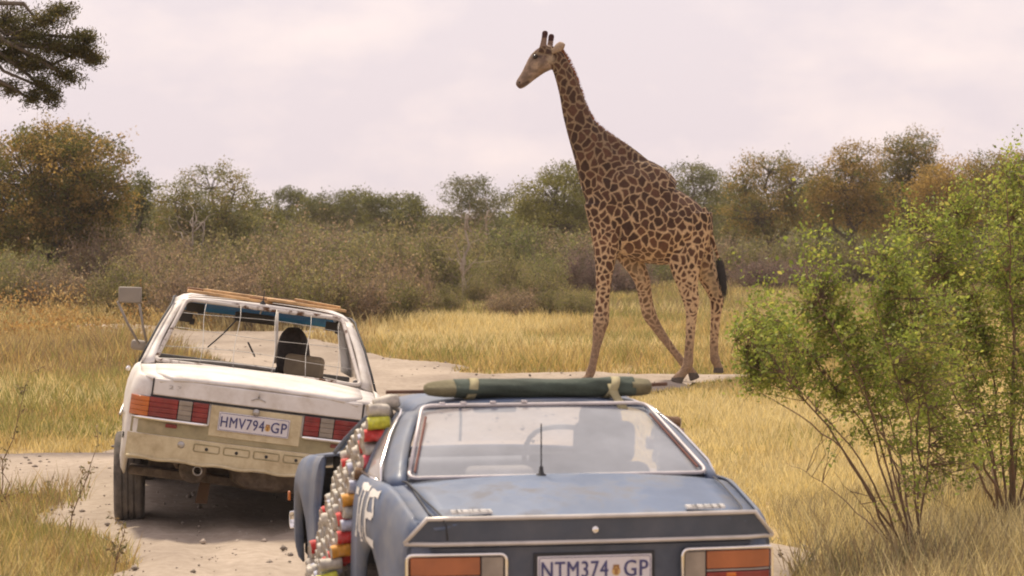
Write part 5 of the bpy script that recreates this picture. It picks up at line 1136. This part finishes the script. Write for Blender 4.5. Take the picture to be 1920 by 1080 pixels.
    box('mirror_head', (-1.01, 2.95, 1.43), (.18, .022, .125), M['greyarm'], a, .012, rot=(0, R(-6), 0))
    for x0, x1 in ((-1.10, -.89), (-.93, -.83)):
        q = MB(); q.tube([(x0, 2.95, 1.37), ((x0+x1)/2+.0, 2.96, 1.20), (x1, 2.98, 1.06)], .010, 7); q.build('mirror_arm', M['greyarm'], a, smooth=True)
    box('door_mirror', (-.90, 3.25, 1.04), (.12, .07, .08), M['greyarm'], root, .025, segs=3); box('door_mirror', (.89, 3.25, 1.04), (.10, .07, .08), M['greyarm'], root, .025, segs=3)
    # front end
    q = MB(); rows = []
    for x in np.linspace(-.86, .86, 21): y = 4.77-.10*smooth01((abs(x)-.70)/.14); rows.append([(x, y-.04, .42), (x, y+.02, .44), (x, y+.02, .52), (x, y-.04, .54)])
    q.grid(rows); q.build('front_bumper', M['chrome'], root, smooth=True, solid=.01); box('grille', (0, 4.72, .68), (.50, .06, .26), M['chrome'], root, .02)
    for s in (-1, 1): q = MB(); q.lathe([(.10, 0), (.095, .025), (.05, .04), (.002, .045)], 20, 'y', (s*.58, 4.70, .68)); q.build('headlamp', M['clear'], root, smooth=True)
    # wheels follow the ground while the body leans
    t = math.tan(ROLL)
    for x, y, s in ((-.795, .97, -1), (.775, .97, 1), (-.775, 3.77, -1), (.775, 3.77, 1)):
        make_wheel('wheel', root, x, y, .325, .205, s, .19, -ROLL, .327+x*t)
    # under the tail
    q = MB(); q.tube([(-.72, .97, .31-.02), (.72, .97, .40)], .045, 10); q.build('rear_axle', M['rust'], root, smooth=True)
    q = MB(); q.lathe([(.02, -.14), (.10, -.12), (.13, 0), (.10, .12), (.02, .14)], 18, 'x', (0, .97, .36)); q.build('differential', M['rust'], root, smooth=True)
    q = MB(); q.lathe([(.001, .26), (.078, .255), (.095, .27), (.095, .62), (.06, .66)], 20, 'y', (-.37, 0, .395)); q.build('silencer', M['rust'], root, smooth=True)
    q = MB(); q.lathe([(.024, .30), (.024, .12), (.034, .118), (.034, .30)], 16, 'y', (-.34, 0, .402)); q.build('exhaust_pipe', M['dull_metal'], root, smooth=True)
    q = MB(); q.lathe([(.001, .30), (.15, .30), (.23, .34), (.25, .42), (.25, .50)], 28, 'z', (.12, .44, 0)); q.build('spare_wheel_well', M['rust'], root, smooth=True)
    box('fuel_tank', (.02, .80, .395), (1.05, .40, .17), M['rust'], root, .04, segs=3); box('lower_valance', (0, .60, .38), (1.35, .03, .20), M['rust'], root, .01)
    q = MB(); q.grid([[(-.30, .52, .36), (-.24, .52, .36)], [(-.315, .50, .24), (-.24, .51, .24)], [(-.325, .48, .15), (-.245, .50, .15)]]); q.build('hanging_flap', mat('brown_flap', (.12, .065, .03), .85), root, solid=.008)
    q = MB()
    for x0 in (-.50, .45): q.tube([(x0, .2, .44), (x0+.03, .5, .38), (x0, .9, .36)], .02, 6)
    q.build('suspension_links', M['rust'], root, smooth=True)
    return root
white = make_white()
def in_car(car, local, rot=(0, 0, 0)):
    mw = Matrix.LocRotScale(car.location, car.rotation_euler, None)
    return (mw @ Vector(local)), (mw.to_3x3() @ Matrix.Rotation(rot[2], 3, 'Z') @ Matrix.Rotation(rot[1], 3, 'Y') @ Matrix.Rotation(rot[0], 3, 'X')).to_euler()
p, r = in_car(white, (.365, 2.44, .50)); make_person('person', 'driver in dark top with dark hair inside the white saloon', p, R(6.5), M['shirt'], M['hair'], True)
p, r = in_car(blue, (.40, 1.66, .385)); make_person('person', 'driver seen as a silhouette behind the dusty blue coupe rear window', p, R(12), M['shirt2'], M['hairg'], False)

# planks across the white roof
PL = 'planks on the white roof'
for i, (x, y, z, L_, w_, th, yaw, rl, mm, lab) in enumerate([
    (-.26, 1.66, 1.548, .62, .10, .022, 4, 1.0, 'plank', 'pale orange plank lying along the left half of the white roof'),
    (.02, 1.80, 1.564, .95, .11, .022, -7, .5, 'plank', 'long orange plank lying across the middle of the white roof'),
    (.18, 1.70, 1.556, .60, .07, .020, 3, .2, 'plank2', 'short dark plank lying under the orange planks on the white roof'),
    (.30, 1.62, 1.560, .58, .09, .020, 1, 1.2, 'plank', 'orange plank reaching toward the right edge of the white roof'),
    (-.05, 1.94, 1.562, 1.05, .10, .024, 5, 0, 'plank2', 'dark weathered plank farthest from the rear window on the white roof'),
    (.38, 1.72, 1.580, .34, .08, .018, -9, 2.5, 'plank', 'short pale plank lying on top of the others on the white roof')]):
    p, r = in_car(white, (x, y, z), (0, R(rl), R(yaw))); o = MB().box((0, 0, 0), (L_, w_, th)).build('plank', M[mm], None, bevel=.003, loc=p, rot=r); tag(o, lab, 'plank', PL)

# bedroll tied on the blue roof
def bedroll():
    p, r = in_car(blue, (.055, 1.31, 1.322)); o = empty('bedroll', p, tuple(r)); tag(o, 'rolled green canvas bedroll with tan ends tied across the blue roof', 'bedroll')
    def wob(seed): return lambda a, h: 1+.07*math.sin(3*a+h*7+seed)+.04*math.sin(6*a-h*19)+.05*math.sin(h*13+a*2)
    def prof(x0, x1, r0, r1, n): return [((r0+(r1-r0)*i/n), x0+(x1-x0)*i/n) for i in range(n+1)]
    q = MB(); q.lathe([(.045, -.418)]+prof(-.415, .455, .0545, .0525, 26)+[(.045, .458)], 26, 'x', wob=wob(0)); c = q.build('canvas', M['canvas'], o, smooth=True); c.scale = (1, 1.35, .84)
    q = MB(); q.lathe([(.002, -.560), (.022, -.556), (.036, -.535), (.044, -.50), (.0515, -.45), (.0535, -.40)], 22, 'x', wob=wob(1)); q.build('left_end', M['tan'], o, smooth=True).scale = (1, 1.28, .82)
    q = MB(); q.lathe([(.0525, .44), (.050, .50), (.046, .530), (.036, .538), (.002, .540)], 22, 'x', wob=wob(2)); q.build('right_end', M['tan'], o, smooth=True).scale = (1, 1.28, .82)
    for x, dx, tail in ((-.335, .012, False), (.345, .02, True)):
        q = MB(); rows = []
        for k in range(25):
            a = 2*math.pi*k/24; rr = .0595; rows.append([(x-.021+dx*math.sin(a), rr*1.34*math.cos(a), rr*.85*math.sin(a)), (x+.021+dx*math.sin(a), rr*1.34*math.cos(a), rr*.85*math.sin(a))])
        q.grid(rows); s = q.build('strap', M['strap'], o, smooth=True, solid=.004)
        if tail:
            q = MB(); q.grid([[(x-.03, -.066, .02), (x+.01, -.066, .02)], [(x-.02, -.085, -.03), (x+.022, -.085, -.03)], [(x-.004, -.125, -.065), (x+.04, -.125, -.065)], [(x+.004, -.155, -.098), (x+.05, -.155, -.098)]]); q.build('strap_tail', M['strap'], s, smooth=True, solid=.004)
    q = MB(); q.tube([(-.735, .02, -.012), (-.3, .02, -.01), (.3, .02, 0), (.63, .02, .010)], .009, 8); q.build('pole', M['pole'], o, smooth=True)
bedroll()

# ------------------------------------------------------------------ crushed cans stacked in the doorways
def can_mesh(seed, label_mat):
    rng = np.random.default_rng(seed); ph = rng.random()*6.28; amp = .10+.16*rng.random(); L_ = .118*(.86+.14*rng.random()); tw = rng.random()*3
    def wob(a, h): e = max(0, 1-abs(h)/(L_*.5))**.6; return 1-amp*e*(.5+.5*math.sin(2*a+ph+h*30*tw*.2))-amp*.5*e*max(0, math.sin(5*a+h*70+ph))
    h = L_/2; prof = [(.002, -h+.006), (.024, -h+.006), (.027, -h), (.030, -h+.004), (.033, -h+.014)]+[(.033, -h+.014+(L_-.028)*i/7) for i in range(1, 8)]+[(.029, h-.003), (.027, h), (.025, h-.005), (.002, h-.005)]
    q = MB(); q.lathe(prof, 14, 'x', wob=wob); me = q.mesh('can', True)
    me.materials.append(M['can_end']); me.materials.append(label_mat)
    for p in me.polygons:
        if abs(p.center.x) < h-.008 and (p.center.y**2+p.center.z**2) > .022**2: p.material_index = 1
    return me
M['can_end'] = mat('can_aluminium', (.46, .43, .375), .75, .1, var=.4, scale=30, dust=(.36, .29, .20), dlo=.42, dhi=.72, dscale=25)
CANS = [('silver', (.42, .40, .36), .8), ('red', (.50, .035, .03), .3), ('yellow-green', (.55, .55, .05), .3), ('pink', (.58, .07, .10), .3), ('brown', (.16, .085, .035), .3), ('pale blue', (.42, .44, .55), .5), ('orange', (.58, .27, .03), .3), ('white', (.46, .42, .36), .2), ('dark green', (.06, .10, .05), .3)]
CM = {}
for i, (nm, c, mt) in enumerate(CANS):
    lm = mat('can_'+nm.replace(' ', '_').replace('-', '_'), c, .65, mt*.25, var=.35, scale=25, dust=tuple(.5*x+.2 for x in c), dlo=.5, dhi=.8, dscale=30)
    CM[nm] = [can_mesh(10*i+k, lm) for k in range(2)]
REAR = ['orange', 'red', 'pale blue', 'silver', 'orange', 'pale blue', 'brown', 'pink', 'silver', 'red', 'yellow-green', 'white']     # rearmost column, bottom to top
def can_wall(side, ncol, y0, dy, rows_at, xo):
    rng = np.random.default_rng(50+side)
    for c in range(ncol):
        y = y0+c*dy; zbase = .375; n = rows_at(c)
        for k in range(n):
            z = zbase+k*.0605+.030*(c % 2)+rng.normal()*.004; x = xo(z, c)+rng.normal()*.007
            if c == 0: nm = REAR[(k+12-n) % 12] if side < 0 else 'brown'
            elif side > 0: nm = 'brown'
            else: nm = (['silver', 'white', 'silver', 'white', 'silver', 'pale blue', 'silver', 'white', 'silver', 'white', 'silver', 'red'][rng.integers(0, 12)])
            p, _ = in_car(blue, (side*(x-.055), y+rng.normal()*.004, z)); yaw = R(12)+rng.normal()*.08; me = CM[nm][rng.integers(0, 2)]
            o = bpy.data.objects.new('drink_can', me); o.location = p; o.rotation_euler = (rng.random()*6.28, rng.normal()*.10 if c == 0 else .16+rng.normal()*.06, (yaw if side > 0 else yaw+math.pi)+(0 if c == 0 else rng.normal()*.06)); C.objects.link(o)
            if c > 0: o.scale = (.95+.15*rng.random(), 1.12, 1.06+.12*rng.random())
            an = 'an' if nm == 'orange' else 'a'
            sd = 'left' if side < 0 else 'right'
            lab = f'dented can with {an} {nm} label, rearmost column of the blue coupe {sd} doorway' if c == 0 else f'dented {nm} can packed deep in the blue coupe {sd} doorway stack'
            tag(o, lab, 'can', f'{nm} cans in the {sd} doorway')
can_wall(-1, 17, 1.405, .064, lambda c: max(7, int(15.5-.40*c)), lambda z, c: .725+.27*max(0, (1.26-z)/.85)**1.1+.02*math.sin(z*17+c)-.006*c)
can_wall(1, 6, 1.405, .064, lambda c: 13-c//2, lambda z, c: .735+.27*max(0, (1.26-z)/.85)**1.1+.02*math.sin(z*17+c))

# ------------------------------------------------------------------ dusty air
hm = bpy.data.materials.new('dusty_air'); hm.use_nodes = True; hn = hm.node_tree; hn.nodes.clear()
ho = hn.nodes.new('ShaderNodeOutputMaterial'); hv = hn.nodes.new('ShaderNodeVolumePrincipled'); hv.inputs['Density'].default_value = .0004; hv.inputs['Color'].default_value = (.93, .88, .86, 1); hv.inputs['Anisotropy'].default_value = .2
hn.links.new(hv.outputs[0], ho.inputs['Volume'])
hz = MB().box((0, 1260, 2.75), (3200, 2700, 7.9)).build('haze', hm); tag(hz, kind='stuff')
